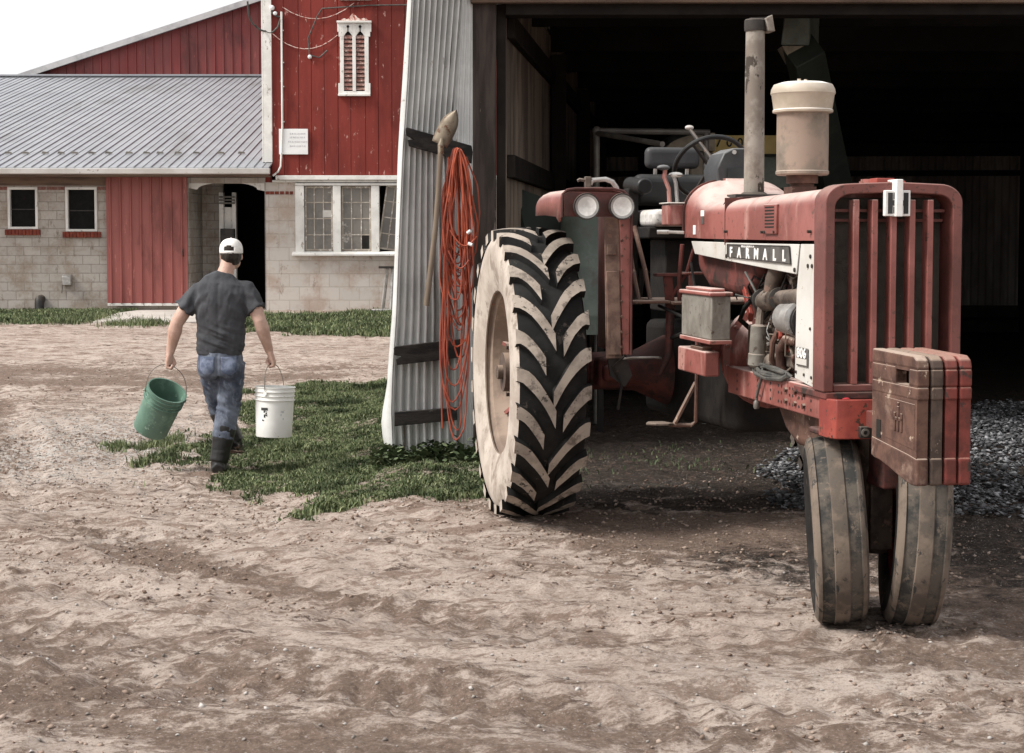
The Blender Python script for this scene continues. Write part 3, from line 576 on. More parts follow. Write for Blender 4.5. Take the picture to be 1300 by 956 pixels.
# window band
f = MB(); Y0 = YB-.05; Y1 = YB+.12; zlo, zhi = bz(321), bz(233)
for a, b in ((376, 387), (423.5, 433.5), (472, 482), (519, 530)): f.box(bx(a), bx(b), Y0, Y1, zlo, bz(236.2))
f.box(bx(376), bx(530), Y0-.01, Y1, bz(236), zhi)
wf = f.build('window', M['whitepaint'], tb, bevel=.006)
f = MB(); f.prism([(bx(372), YB-.14, bz(322)), (bx(372), YB, bz(319)), (bx(372), YB, bz(323)), (bx(372), YB-.14, bz(324.5))], (bx(530)-bx(372), 0, 0)); f.build('window_sill', M['whitepaint'], wf, bevel=.004)
def sash(px0, px1, tilt=0, nc=3):
    f = MB(); g = MB(); a, b, c, d = bx(px0)+.012, bx(px1)-.012, bz(318.5), bz(236.8); y = YB+.03
    fr = .035
    for q in ((a, b, c, c+fr), (a, b, d-fr, d), (a, a+fr*.8, c+fr, d-fr), (b-fr*.8, b, c+fr, d-fr)): f.box(q[0], q[1], y, y+.04, q[2], q[3])
    for k in range(1, nc): x = a+(b-a)*k/nc; f.box(x-.010, x+.010, y+.005, y+.035, c+fr, d-fr)
    for k in range(1, 4): z = c+(d-c)*k/4; f.box(a+fr*.8, b-fr*.8, y+.007, y+.033, z-.010, z+.010)
    o = f.build('sash', M['tanframe'], wf, smooth=0); g.box(a+.01, b-.01, y+.016, y+.022, c+.01, d-.01); gl = g.build('pane', M['pane'], o, smooth=0)
    return o, (a, b, c, d, y)
M['tanframe'] = pm('weathered_sash_paint', (.46, .41, .35), (.34, .29, .24), 9, spots=((.7, .67, .62), 14, .6), rough=.7, bump=.3)
o1, q1 = sash(387, 423.5); o2, q2 = sash(433.5, 472); o3, q3 = sash(482, 519)
pv = Vector(((q3[0]+q3[1])/2, YB, (q3[2]+q3[3])/2)); mr = Matrix.Translation(pv+Vector((.03, .05, 0))) @ Matrix.Rotation(R(8), 4, 'Y') @ Matrix.Translation(-pv)   # hangs askew in its frame
o3.data.transform(mr); o3.children[0].data.transform(mr)
a, b, c, d, y = q1; g = MB()
g.box(a+(b-a)*.64, b-.03, y+.004, y+.014, c+(d-c)*.52, c+(d-c)*.63); g.build('patched_pane', M['panelight'], o1, smooth=0)
a, b, c, d, y = q2; g = MB(); g.box(a+.06, a+(b-a)*.62, y+.024, y+.03, c+.05, c+(d-c)*.42); g.build('patched_pane', M['panelight'], o2, smooth=0)
g = MB(); g.box(a+(b-a)*.68, b-.04, y+.004, y+.014, c+.04, c+(d-c)*.24); g.build('missing_pane', M['dark'], o2, smooth=0)
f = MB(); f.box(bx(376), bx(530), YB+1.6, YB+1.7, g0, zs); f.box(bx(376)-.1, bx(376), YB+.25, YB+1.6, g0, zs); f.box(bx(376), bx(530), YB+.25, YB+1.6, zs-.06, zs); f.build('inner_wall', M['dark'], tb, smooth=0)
# gothic louvred window
lv = MB(); y = YB-.10
def lx(px): return bx(px)
zt0, zt1 = bz(123.5), bz(31)
x0_, x1_ = bx(433.5), bx(471)
xc1, xc2 = bx(444.3), bx(459.5); hw = bx(449.8)-bx(444.3)
zb0, zarch = bz(118), bz(50)
# side stiles, middle stile, bottom rail and sill
lv.box(bx(434), xc1-hw, y, YB-.04, zb0, zarch); lv.box(xc1+hw, xc2-hw, y-.008, YB-.04, zb0, zarch); lv.box(xc2+hw, bx(470), y, YB-.04, zb0, zarch)
lv.box(bx(434), bx(470), y, YB-.04, bz(121.5), zb0); lv.box(bx(431.5), bx(472), y-.04, YB-.04, bz(124), bz(121.5))
lv.box(bx(431.8), bx(434), y, YB-.04, bz(121.5), bz(108)); lv.box(bx(470), bx(472), y, YB-.04, bz(121.5), bz(108))
# head with pointed openings
for xc in (xc1, xc2):
    n = 8
    for k in range(-n, n):
        u0, u1 = k/n, (k+1)/n
        def hz(u): return zarch+(1-abs(u)**1.7)*(bz(43.5)-zarch)
        lv.prism([(xc+u0*hw, y, hz(u0)), (xc+u1*hw, y, hz(u1)), (xc+u1*hw, y, bz(33)), (xc+u0*hw, y, bz(33))], (0, YB-.04-y, 0))
lv.box(bx(432.5), xc1-hw, y, YB-.04, zarch, bz(33)); lv.box(xc1+hw, xc2-hw, y, YB-.04, zarch, bz(33)); lv.box(xc2+hw, bx(472), y, YB-.04, zarch, bz(33))
lv.box(bx(430.5), bx(474), y-.05, YB-.04, bz(33), bz(30.5)); lv.box(bx(431), bx(433.5), y-.002, YB-.04, bz(44), bz(33)); lv.box(bx(471), bx(473.5), y-.002, YB-.04, bz(44), bz(33))
lw = lv.build('louvred_window', M['whitepaint'], tb, bevel=.004)
lv = MB()
for xc in (xc1, xc2): lv.cyl((xc, y-.006, bz(37.5)), (xc, y+.01, bz(37.5)), .026, 12); lv.box(xc-.008, xc+.008, y-.004, y+.01, bz(44), bz(37.5))
for xc in (xc1, xc2): lv.box(xc-hw, xc+hw, YB-.052, YB-.046, zb0, bz(43))
lv.build('keyhole', M['dark'], lw)
lv = MB()
for xc in (xc1, xc2):
    z = zb0+.02
    while z < bz(48): lv.prism([(xc-hw, y+.012, z), (xc-hw, YB-.055, z+.055), (xc-hw, YB-.055, z+.068), (xc-hw, y+.012, z+.013)], (2*hw, 0, 0)); z += .078
M['slat'] = pm('faded_louvre_slats', (.20, .075, .06), (.30, .19, .16), 14, spots=((.5, .4, .36), 20, .62), rough=.8, bump=.3)
lv.build('louvre_slats', M['slat'], lw, smooth=0)
lv = MB(); zz = bz(30.4); rr = random.Random(3); P0 = [(bx(434), zz), (bx(436), bz(28)), (bx(440), bz(27)), (bx(443), bz(28.5)), (bx(446), bz(26)), (bx(449), bz(22)), (bx(451), bz(20.5)), (bx(453), bz(22.5)), (bx(456), bz(26)), (bx(460), bz(28)), (bx(464), bz(26.5)), (bx(468), bz(28)), (bx(471), zz)]
lv.prism([(a, YB-.075, b) for a, b in P0], (0, .02, 0)); M['crest'] = pm('flaking_crest', (.55, .35, .30), (.70, .60, .54), 16, .4, .6, spots=((.3, .07, .05), 14, .55), rough=.8, bump=.4)
lv.build('crest_moulding', M['crest'], lw, smooth=0)
# lower edge of another window above
lv = MB(); lv.box(bx(434), bx(474), y-.03, YB-.04, bz(4.5), bz(1.5)); lv.box(bx(436.5), bx(472), y, YB-.04, bz(1.5), bz(-90)); o_ = lv.build('upper_window', M['whitepaint'], tb, bevel=.004)
lv = MB(); lv.box(bx(440), bx(468), y-.004, y+.01, bz(-6), bz(-84)); lv.build('pane', M['dark'], o_, smooth=0)
# conduit, sign, wires
c = MB(); c.tube([(bx(361), YB-.09, bz(19)), (bx(361), YB-.09, bz(163)), (bx(359.5), YB-.09, bz(196)), (bx(358.5), YB-.09, bz(212)), (bx(355), YB-.10, bz(219)), (bx(349), YB-.14, bz(224))], .019, 8)
for z in (42, 82, 112, 156): c.box(bx(361)-.02, bx(363.5), YB-.08, YB-.05, bz(z+.7), bz(z-.7))
c.build('conduit', M['whitepaint'], tb)
s_ = MB(); s_.box(bx(356.5), bx(393), YB-.085, YB-.06, bz(197), bz(165)); sg = s_.build('notice_board', M['sign'], tb, bevel=.004)
rs = random.Random(5)
for zz, a, b in ((171, 370, 389), (175.5, 370, 388), (181, 368, 391), (186.5, 370, 388)):
    mk = MB(); x = bx(a)
    while x < bx(b): ww = rs.uniform(.012, .03); mk.box(x, x+ww, YB-.0875, YB-.0855, bz(zz+.9), bz(zz-.9)); x += ww+rs.uniform(.006, .02)
    mk.build('faded_lettering', M['faded'], sg, smooth=0)
def wire(pts, r, mat, sag=0):
    c = MB(); P = []
    for a, b in zip(pts[:-1], pts[1:]):
        for k in range(8): t_ = k/8; P.append(Vector(a).lerp(Vector(b), t_)-Vector((0, 0, sag*4*t_*(1-t_))))
    P.append(Vector(pts[-1])); c.tube(P, r, 5); return c.build('wire', mat, tb)
def bp(px, py, dy=.08): return (bx(px), YB-dy, bz(py))
wire([bp(347, 44), bp(431, 48)], .008, M['crest'], .28)
wire([bp(362, 13), bp(452, 8)], .007, M['crest'], .25)
wire([bp(396, 75), bp(394, 52), bp(406, 24), bp(412, 15), bp(470, 11), bp(560, 10)], .012, M['wire'])
wire([bp(396, 73), bp(408, 76), bp(418, 67)], .012, M['wire'])
wire([bp(341, 43), bp(330, 38, .3), bp(324, 28, .4), bp(323, 10, .5)], .018, M['wire'], .03)
wire([bp(348, 18), bp(360, 24), bp(354, 40), bp(341, 43)], .016, M['wire'], .05)
v = MB(); v.ball(bp(396, 75), .04, 10); v.ball(bp(349, 14), .05, 10); v.ball(bp(353, 21), .04, 10); v.build('insulator', M['sign'], tb)

# small steel stand by the wall
q = gpt(488, 401); Ys = 30.6; sS = Ys/F
def X_(px): return (px-650)*sS
def Z_(py): return CAMH+(303-py)*sS
st = empty('steel_stand', (X_(492), Ys, gz(X_(492), Ys)), 0, 'thin steel stand on splayed legs below the barn window', 'stand'); oz = st.location.z; ox = st.location.x
def L_(px, py, dy=0): return (X_(px)-ox, dy, Z_(py)-oz)
k = MB(); k.box(L_(481.5, 0)[0], L_(504, 0)[0], -.15, .15, L_(0, 340.5)[2], L_(0, 337.5)[2]); k.build('top_plate', M['blackmetal'], st, bevel=.005)
for a, b, dy in ((492, 485, -.12), (499, 496, -.12), (492, 485, .12), (499, 496, .12)):
    k = MB(); k.bar(L_(a, 340, dy*.6), L_(b, 397, dy), .05, .035); k.build('leg', M['alu'], st)
k = MB(); k.box(L_(473, 0)[0], L_(502, 0)[0], -.18, .18, 0, .06); k.build('base_plate', M['alu'], st, bevel=.005)
print('P2 ok')

# ---------------- open machine shed ----------------
shed = empty('machine_shed', (0, 0, 0), 0, 'dark open-fronted machine shed with timber post and corrugated walls', 'shed')
YS = 12.55; DX = Vector((.105, 1, 0)).normalized()       # the way its side wall runs
gS = .0
def bent(mb, pl, pr, n, amp, per, z0, z1, nz=14):
    """a corrugated sheet between two upright edges given as functions z -> (x, y)"""
    vs = []; ns = n*6
    for i in range(nz+1):
        z = z0+(z1-z0)*i/nz; a = Vector((*pl(z), z)); b = Vector((*pr(z), z)); d = b-a; nn = Vector((d.y, -d.x, 0)).normalized()
        for j in range(ns+1): t_ = j/ns; vs.append(a+d*t_+nn*amp*math.sin(t_*n*2*math.pi))
    mb.add(vs, [(i*(ns+1)+j, i*(ns+1)+j+1, (i+1)*(ns+1)+j+1, (i+1)*(ns+1)+j) for i in range(nz) for j in range(ns)])
def line(p, L0): return lambda z: (p[0]+DX.x*L0, p[1]+DX.y*L0)
xP = lambda px, Y: (px-650)/F*Y
# posts and header
w = MB(); w.prism([(xP(599, 12.5), 12.45, gS-.2), (xP(630, 12.5), 12.45, gS-.2), (xP(630, 12.5), 12.65, gS-.2), (xP(599, 12.5), 12.65, gS-.2)], (.0, 0, 3.55)); w.build('post', M['postwood'], shed, bevel=.01)
w = MB(); w.box(xP(630.5, 12.6), xP(642, 12.6), 12.56, 12.74, gS-.2, 3.34); w.build('post', M['darkbeam'], shed, bevel=.006)
w = MB(); w.box(8.0, 8.2, 12.45, 12.65, -.2, 3.35); w.build('post', M['postwood'], shed, bevel=.01)
w = MB(); w.box(xP(598, 12.4), 8.3, 12.36, 12.445, 3.325, 3.62); w.build('header_beam', M['beam'], shed, bevel=.01)
w = MB(); w.box(xP(642, 12.6), 8.3, 12.46, 12.66, 3.25, 3.36); w.build('header_beam', M['brownwood'], shed, bevel=.006)
# front gable sheeting above the header, roof, side and back walls
w = MB(); bent(w, lambda z: (xP(598, 12.4), 12.40), lambda z: (8.3, 12.40), 125, .009, .067, 3.62, 4.9, 2); w.build('front_sheeting', M['galv'], shed, smooth=60)
p0 = Vector((xP(641, 12.7), 12.7)); LW = 15.6
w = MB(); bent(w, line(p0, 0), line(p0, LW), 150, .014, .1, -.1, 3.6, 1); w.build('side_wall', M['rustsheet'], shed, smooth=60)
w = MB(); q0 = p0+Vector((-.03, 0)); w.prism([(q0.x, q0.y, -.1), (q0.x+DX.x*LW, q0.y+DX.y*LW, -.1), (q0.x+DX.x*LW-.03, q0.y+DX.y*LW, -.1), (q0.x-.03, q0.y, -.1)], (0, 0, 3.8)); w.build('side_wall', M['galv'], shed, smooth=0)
for z in (2.17, .75, 3.2):
    w = MB(); a = Vector((p0.x+.045, p0.y+.05, z)); w.bar(a, a+Vector((DX.x, DX.y, 0))*LW, .06, .17); w.build('girt', M['darkbeam'], shed, bevel=.006)
for L in (3.9, 7.8, 11.7):
    w = MB(); a = Vector((p0.x+.10+DX.x*L, p0.y+DX.y*L, -.1)); w.bar(a, a+Vector((0, 0, 3.5)), .14, .14); w.build('post', M['darkbeam'], shed)
YK = 27.9
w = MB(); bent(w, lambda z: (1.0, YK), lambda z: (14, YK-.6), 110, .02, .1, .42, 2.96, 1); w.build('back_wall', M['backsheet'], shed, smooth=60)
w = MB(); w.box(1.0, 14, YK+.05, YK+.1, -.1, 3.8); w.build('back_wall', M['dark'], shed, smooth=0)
for z in (.12, .36, 2.64, 2.96, 3.2):
    w = MB(); w.prism([(1.0, YK-.08, z), (14, YK-.68, z), (14, YK-.61, z), (1.0, YK-.01, z)], (0, 0, .19 if z < 2 else .09 if z < 2.7 else .2)); w.build('girt', M['darkbeam'], shed, smooth=0)
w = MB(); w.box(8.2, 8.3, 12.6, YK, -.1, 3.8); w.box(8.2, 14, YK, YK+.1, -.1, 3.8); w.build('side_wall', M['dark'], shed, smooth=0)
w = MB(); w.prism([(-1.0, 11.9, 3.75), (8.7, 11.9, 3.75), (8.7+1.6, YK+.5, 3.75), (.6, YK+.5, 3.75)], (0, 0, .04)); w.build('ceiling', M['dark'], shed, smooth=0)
w = MB(); w.prism([(-1.1, 12.0, 4.9), (8.8, 12.0, 4.9), (10.3, YK+.5, 4.0), (.5, YK+.5, 4.0)], (0, 0, .05)); w.build('roof', M['roof'], shed, smooth=0)
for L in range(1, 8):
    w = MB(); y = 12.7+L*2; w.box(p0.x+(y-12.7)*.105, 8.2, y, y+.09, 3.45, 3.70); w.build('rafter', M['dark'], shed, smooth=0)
# the loose front sheet beside the post
def interp(tab, z):
    tab = sorted(tab, key=lambda q: q[0]); return float(np.interp(z, [q[0] for q in tab], [q[1] for q in tab]))
YL, YR = 12.12, 12.46
def zof(py, Y): return CAMH+(303-py)/F*Y
LT = [(zof(py, YL), xP(px, YL)) for py, px in ((-120, 527), (0, 522), (100, 516.5), (200, 509.5), (300, 505), (400, 501), (470, 496), (520, 494), (578, 496))]
RTp = [(zof(py, 12.36), xP(px, 12.36)) for py, px in ((-120, 590), (0, 588), (150, 576), (190, 574), (300, 578), (400, 582), (500, 584), (600, 584))]
w = MB(); bent(w, lambda z: (interp(LT, z), YL), lambda z: (interp(RTp, z), 12.30), 9, .033, .1, .085, 3.9, 40)
w.build('loose_sheet', M['galv'], shed, smooth=60, label='pale galvanised corrugated sheet, bent at its foot')
w = MB(); bent(w, lambda z: (interp(RTp, z)-.03, 12.34), lambda z: (xP(600.5, 12.46), 12.44), 4, .012, .1, .05, 3.9, 10)
w.build('loose_sheet', M['galv'], shed, smooth=60)
w = MB(); NF = 40; V_ = []
fl = lambda z: .022+.045*max(0, 1-abs(z-.28)/.3)+.004*math.sin(z*3)
for i in range(NF+1):
    z0 = .02+(3.9-.02)*i/NF; a0 = interp(LT, z0); V_ += [(a0-fl(z0), YL+.02, z0), (a0-fl(z0)*.3, YL-.03, z0), (a0+.012, YL-.035, z0), (a0+.022, YL-.01, z0)]
w.add(V_, [(4*i+k, 4*i+k+1, 4*i+k+5, 4*i+k+4) for i in range(NF) for k in range(3)])
M['galvwhite'] = pm('pale_flashing', (.68, .68, .66), (.56, .56, .54), 3, spots=((.3, .28, .25), 14, .70), rough=.5, metal=.1, bump=.2)
fo = w.build('edge_flashing', M['galvwhite'], shed, smooth=60); fo.modifiers.new('s', 'SOLIDIFY').thickness = .003
w = MB(); w.bar((xP(571, 12.25), 12.32, 3.9), (xP(574, 12.25), 12.28, zof(180, 12.3)), .012, .01, (0, 1, 0)); w.build('sheet_seam', M['postwood'], shed, smooth=0)
def plank(p, q, h, Y0, Y1, broken=False, d=.045):
    a = Vector((xP(p[0], Y0), Y0, zof(p[1], Y0))); b = Vector((xP(q[0], Y1), Y1, zof(q[1], Y1))); hh = h/F*12.1/2
    w = MB()
    if broken:
        up = Vector((0, 0, hh)); dv = (b-a)
        prof = [a-up+dv*.03, a-up*.35+dv*.01, a-up*.15+dv*.10, a+up*.1-dv*.01, a+up*.8-dv*.02, a+up, b+up, b+up*.3+dv*.015, b-up]
        w.prism([prof[0], prof[-1], prof[-2], prof[-3], prof[5], prof[4], prof[3], prof[2], prof[1]], (0, d, 0))
    else: w.prism([a-Vector((0, 0, hh)), b-Vector((0, 0, hh*.9)), b+Vector((0, 0, hh*.9)), a+Vector((0, 0, hh))], (0, d, 0))
    return w.build('nailed_plank', M['blackwood'], shed, bevel=.005)
plank((517, 174), (599, 197), 23, 12.02, 12.30, True)
plank((501, 452), (586, 442), 24, 12.0, 12.22, True)
plank((500, 533), (580, 526), 18, 12.0, 12.2)

# round-point shovel hanging blade up on the upper plank
sp = empty('shovel', (0, 11.93, 0), 0, 'long-handled shovel hanging blade up in front of the corrugated sheet', 'shovel')
def sp_(px, py, dy=0): return Vector((xP(px, 11.93), dy, zof(py, 11.93)))
w = MB(); w.tube([sp_(560, 186, -.01), sp_(559.5, 200, -.02), sp_(557, 240), sp_(553, 290), sp_(547, 340), sp_(541, 388)], [.018, .019, .019, .019, .020, .022], 12); w.build('shaft', M['handle'], sp)
tip, base = sp_(580, 141), sp_(558, 184); ax_ = tip-base; sd_ = Vector((ax_.z, 0, -ax_.x)).normalized()
w = MB(); rows = []
for i in range(15):
    t_ = i/14; hw_ = .064*(1-max(0, (t_-.42)/.58)**2.6) if t_ < 1 else .002; hw_ = min(hw_, .078)
    hw_ *= .9+.1*min(t_*5, 1)
    rows.append([base+ax_*t_+sd_*hw_*u+Vector((0, -.028*(1-u*u)+.02-.04*t_, 0)) for u in (-1, -.6, -.2, .2, .6, 1)])
w.add([p for r in rows for p in r], [(i*6+j, i*6+j+1, (i+1)*6+j+1, (i+1)*6+j) for i in range(14) for j in range(5)])
bl = w.build('blade', M['shovelm'], sp, smooth=60); bl.modifiers.new('s', 'SOLIDIFY').thickness = .004
w = MB(); w.tube([sp_(560.5, 196, -.015), sp_(560, 185, -.02), base+ax_*.16+Vector((0, -.02, 0))], [.022, .021, .012], 10); w.build('socket', M['shovelm'], sp)

# orange cord in long loops over the plank end
rc_ = random.Random(12); cord = MB(); YC = 12.0
def cpt(px, py, dy): return Vector((xP(px, YC), YC+dy, zof(py, YC)))
lens = [560, 548, 520, 510, 490, 470, 455, 440, 420, 405, 395, 380, 372, 365, 358, 350, 345, 335, 330, 322, 316, 310, 300]
for i, bot in enumerate(lens+[rc_.uniform(300, 470) for _ in range(7)]):
    cx = rc_.uniform(577, 584); cb = rc_.uniform(576, 592) if bot < 450 else rc_.uniform(573, 584); wd = rc_.uniform(7, 20) if bot < 430 else rc_.uniform(8, 17)
    ph = rc_.uniform(0, 6); dep = rc_.uniform(-.05, .03); P = []; n = 30
    for k in range(n+1):
        a = 2*math.pi*k/n; hgt = (1-math.cos(a))/2               # 0 at the top, 1 at the bottom
        yy = 190+(bot-190)*hgt+rc_.uniform(-1, 1)
        spread = wd*math.sin(a)*(.30+1.3*hgt if bot > 430 else .6+.7*hgt)+2.6*math.sin(hgt*9+ph)*hgt
        P.append(cpt(cx+(cb-cx)*hgt+spread+4.5*(vn(np.array([k*.55+i*9.]), np.array([i*3.1]), 8)[0]-.5)*min(1, hgt*3), yy, dep+.03*math.cos(a*2+ph)-.03*(1-hgt)))
    cord.tube(P, .0062, 6, caps=False)
for (y0_, y1_, x0_, x1_) in ((292, 300, 572, 606), (318, 330, 570, 596)):   # wraps across the bundle
    cord.tube([cpt(x0_+(x1_-x0_)*k/10, y0_+16*math.sin(math.pi*k/10)+(y1_-y0_)*k/10, -.09) for k in range(11)], .0062, 6)
cord.tube([cpt(570, 200, -.02), cpt(566, 260, -.02), cpt(564, 330, 0), cpt(562, 420, 0), cpt(560, 500, .02), cpt(561, 545, .02)], .0062, 6)
cord.tube([cpt(592, 200, -.02), cpt(606, 235, 0), cpt(609, 270, 0), cpt(604, 320, .0), cpt(590, 345, .0), cpt(575, 342, .0), cpt(568, 320, 0)], .0062, 6)
co_ = cord.build('extension_cord', M['orange']); tag(co_, 'long orange extension cord looped in a bundle over a black plank', 'cord')
for a_ in ((594, 296, 598, 293), (595, 309, 600, 311)): w = MB(); w.tube([cpt(a_[0], a_[1], -.1), cpt(a_[2], a_[3], -.11)], .012, 8); w.build('plug', M['sign'], co_)

# ---------------- machines inside the shed ----------------
YM = 15.2; sM = YM/F
def mx(px): return (px-650)*sM
def mz(py): return CAMH+(303-py)*sM
cb = empty('combine', (mx(930), YM+1, .07), 0, 'dim green combine harvester with yellow numbered band inside the shed', 'combine'); cx_, cy_, cz_ = cb.location
def mb_box(x0, x1, y0, y1, z0, z1, mb): return mb.box(mx(x0)-cx_, mx(x1)-cx_, y0-cy_, y1-cy_, mz(z1)-cz_, mz(z0)-cz_)
w = MB(); mb_box(846, 1040, YM, YM+3.5, 172, 350, w); w.build('body', M['greendk'], cb, bevel=.05)
w = MB(); mb_box(886, 1000, YM-.02, YM, 173, 196, w); bn = w.build('number_band', M['yellow'], cb, smooth=0)
text_mb('700', .11, Matrix.Translation((mx(924)-cx_, YM-.026-cy_, mz(182.5)-cz_)) @ Matrix.Rotation(R(90), 4, 'X'), M['print'], 'number', bn, .002, .002, 1.0, 1.75)
w = MB(); n = 12
pts_ = [(mx(838+60*(1-math.cos(a)) if True else 0)-cx_, YM-.5-cy_, mz(196-22*math.sin(a))-cz_) for a in np.linspace(0, math.pi/2, n)]
w.prism(pts_+[(mx(898)-cx_, YM-.5-cy_, mz(196)-cz_)], (0, .47, 0)); w.build('tank_cover', M['tanhood'], cb, smooth=40)
w = MB(); mb_box(868, 898, YM-.45, YM-.03, 197, 232, w); w.build('side_box', M['tanhood'], cb, bevel=.02)
w = MB(); mb_box(940, 1010, YM-.06, YM-.01, 200, 240, w); w.build('access_panel', M['greenm'], cb, bevel=.01)
for xx in (870, 1015):
    w = MB(); w.lathe((mx(xx)-cx_, YM+1.6-cy_, .62), (1, 0, 0), [(.3, -.2), (.6, -.22), (.62, 0), (.6, .22), (.3, .2)], 24, cap=True); w.build('wheel', M['rubber'], cb)
YA = 13.6; sA = YA/F
def A_(px, py, Y=YA): return Vector(((px-650)/F*Y-cx_, Y-cy_, CAMH+(303-py)/F*Y-cz_))
au = MB(); a = A_(1017, 66); b = A_(1058, 238, YM); au.bar(a, b, .26, .24, (0, 1, 0)); ao = au.build('unloading_spout', M['greendk'], cb, bevel=.01)
au = MB(); au.prism([A_(988, 60), A_(1024, 60), A_(1025, 20), A_(992, 23)], A_(1038, 62, YA+.5)-A_(1026, 60)); au.build('spout_head', M['greenm'], ao, bevel=.012)
au = MB(); au.prism([A_(990, 61, YA+.02), A_(1024, 61, YA+.02), A_(1020, 76, YA+.02), A_(1001, 80, YA+.02)], (0, .25, 0)); au.build('spout_lip', M['tanhood'], ao, smooth=0)
# green upright tank behind the fender
YT = 13.4
tk = empty('storage_tank', (xP(745, YT), YT+.25, .07), 0, 'upright green steel tank standing behind the tractor fender', 'tank')
w = MB(); w.lathe((0, 0, 0), (0, 0, 1), [(.0, .80), (.20, .80), (.20, .93), (.205, .94), (.205, .965), (.20, .975), (.20, 1.74), (.16, 1.80), (0, 1.81)], 32); w.build('tank_body', M['greenm'], tk)
for a in (45, 135, 225, 315): w = MB(); w.box(.17*math.cos(R(a))-.02, .17*math.cos(R(a))+.02, .17*math.sin(R(a))-.02, .17*math.sin(R(a))+.02, 0, .80); w.build('leg', M['brownwood'], tk, smooth=0)  # thin dark legs added so the space below the tank stays black
# pipe rack
YF = 14.3
pr = empty('pipe_frame', (xP(757, YF), YF, .07), 0, 'tall dull pipe frame standing near the shed side wall', 'pipe frame'); ox_, oz_ = pr.location.x, .07
def pf(px, py, Y=YF): return (xP(px, Y)-ox_, Y-YF, zof(py, Y)-oz_)
w = MB(); w.tube([(0, 0, 0), pf(757, 166)], .026, 10); w.build('upright', M['pipe'], pr)
w = MB(); w.tube([pf(895, 169)[:2]+(0,), pf(895, 169)], .026, 10); w.build('upright', M['pipe'], pr)
w = MB(); w.tube([pf(755, 167), pf(900, 169)], .026, 10); w.build('top_rail', M['pipe'], pr)
w = MB(); w.tube([pf(757, 170), pf(840, 184, YF-1.2)], .022, 10); w.build('diagonal_rail', M['pipe'], pr)
w = MB(); w.ball(pf(757, 167), .04, 10); w.build('corner_joint', M['pipe'], pr)
# sheets leaning against the side wall
lb = MB(); YQ = 13.6; lb.prism([(xP(655, YQ), YQ, .07), (xP(728, YQ), YQ-.3, .07), (xP(722, YQ), YQ+.3, zof(262, YQ)), (xP(654, YQ), YQ+.3, zof(236, YQ))], (0, .02, 0))
tag(lb.build('leaning_panel', M['greendk'], smooth=0), 'dark green panel leaning against the side wall behind the rear wheel', 'panel')

# ---------------- stones ----------------
def lumps(name, P, sz, mat, flat=.55, label=None, cat=None):
    """crushed stones: jittered six-pointed lumps"""
    n = len(P); base = np.array([(1, 0, 0), (-1, 0, 0), (0, 1, 0), (0, -1, 0), (0, 0, 1), (0, 0, -1), (.6, .6, .5), (-.6, .5, -.5)])
    tri = np.array([(0, 2, 6), (2, 4, 6), (4, 0, 6), (2, 1, 4), (1, 3, 4), (3, 0, 4), (2, 0, 5), (1, 2, 7), (2, 5, 7), (5, 1, 7), (3, 1, 5), (0, 3, 5)])
    V = base[None]*rng.uniform(.6, 1.25, (n, 8, 3)); V[:, :, 2] *= flat
    a = rng.uniform(0, 6.28, n); tl = rng.normal(0, .45, n)
    x, y, z = V[..., 0].copy(), V[..., 1].copy(), V[..., 2].copy()
    y, z = y*np.cos(tl)[:, None]-z*np.sin(tl)[:, None], y*np.sin(tl)[:, None]+z*np.cos(tl)[:, None]
    x, y = x*np.cos(a)[:, None]-y*np.sin(a)[:, None], x*np.sin(a)[:, None]+y*np.cos(a)[:, None]
    V = np.stack([x, y, z], -1)*sz[:, None, None]+P[:, None, :]
    o = arr_obj(name, V.reshape(-1, 3), (tri[None]+8*np.arange(n)[:, None, None]).reshape(-1, 3), mat)
    return tag(o, label, cat, kind='stuff')
def islandmat(name, cols):
    m, t, p = NM(name); r = nd(t, 'ShaderNodeValToRGB'); t.links.new(nd(t, 'ShaderNodeNewGeometry').outputs['Random Per Island'], r.inputs[0])
    e = r.color_ramp.elements; e[0].color = (*cols[0], 1); e[1].color = (*cols[-1], 1)
    for k, c in enumerate(cols[1:-1]): q = e.new((k+1)/(len(cols)-1)); q.color = (*c, 1)
    t.links.new(r.outputs[0], p.inputs['Base Color']); p.inputs['Roughness'].default_value = .85; return m
n = 30000; GP = np.array([(q.x, q.y) for q in pix((978, 640), (985, 600), (1020, 560), (1150, 528), (1240, 518), (1420, 516), (1480, 640), (1320, 655), (1210, 668), (1100, 650), (1020, 652))])
x = rng.uniform(GP[:, 0].min(), GP[:, 0].max(), n); y = rng.uniform(GP[:, 1].min(), GP[:, 1].max(), n)
k = poly_in(x+(fbm(x*2, y*2, 3, 90)-.5)*.6, y+(fbm(x*2+5, y*2, 3, 91)-.5)*.8, GP.tolist()); x, y = x[k], y[k]
lumps('gravel', np.stack([x, y, hfull(x, y)+rng.uniform(0, .06, len(x))+.10*gauss(x, y, 3.6, 12.5, 1.6, 2)], 1), rng.uniform(.010, .030, len(x)), islandmat('crushed_limestone', [(.025, .025, .027), (.06, .06, .064), (.11, .11, .115), (.30, .30, .31)]), .32, 'pale crushed stone spread behind the front wheels', 'gravel')
n = 9000; x = rng.normal(-3.6, .95, n); y = rng.normal(14.4, 1.7, n); k = (~gmask(x, y)) & (x > -6); x, y = x[k], y[k]
x2 = rng.uniform(-4.5, 4.5, 9000); y2 = rng.uniform(5.3, 15, 9000); k = (~gmask(x2, y2)) & (fbm(x2, y2, 3, 95) > .5) & ~((y2 > 9.6) & (x2 > -.1)); x = np.concatenate([x, x2[k]]); y = np.concatenate([y, y2[k]])
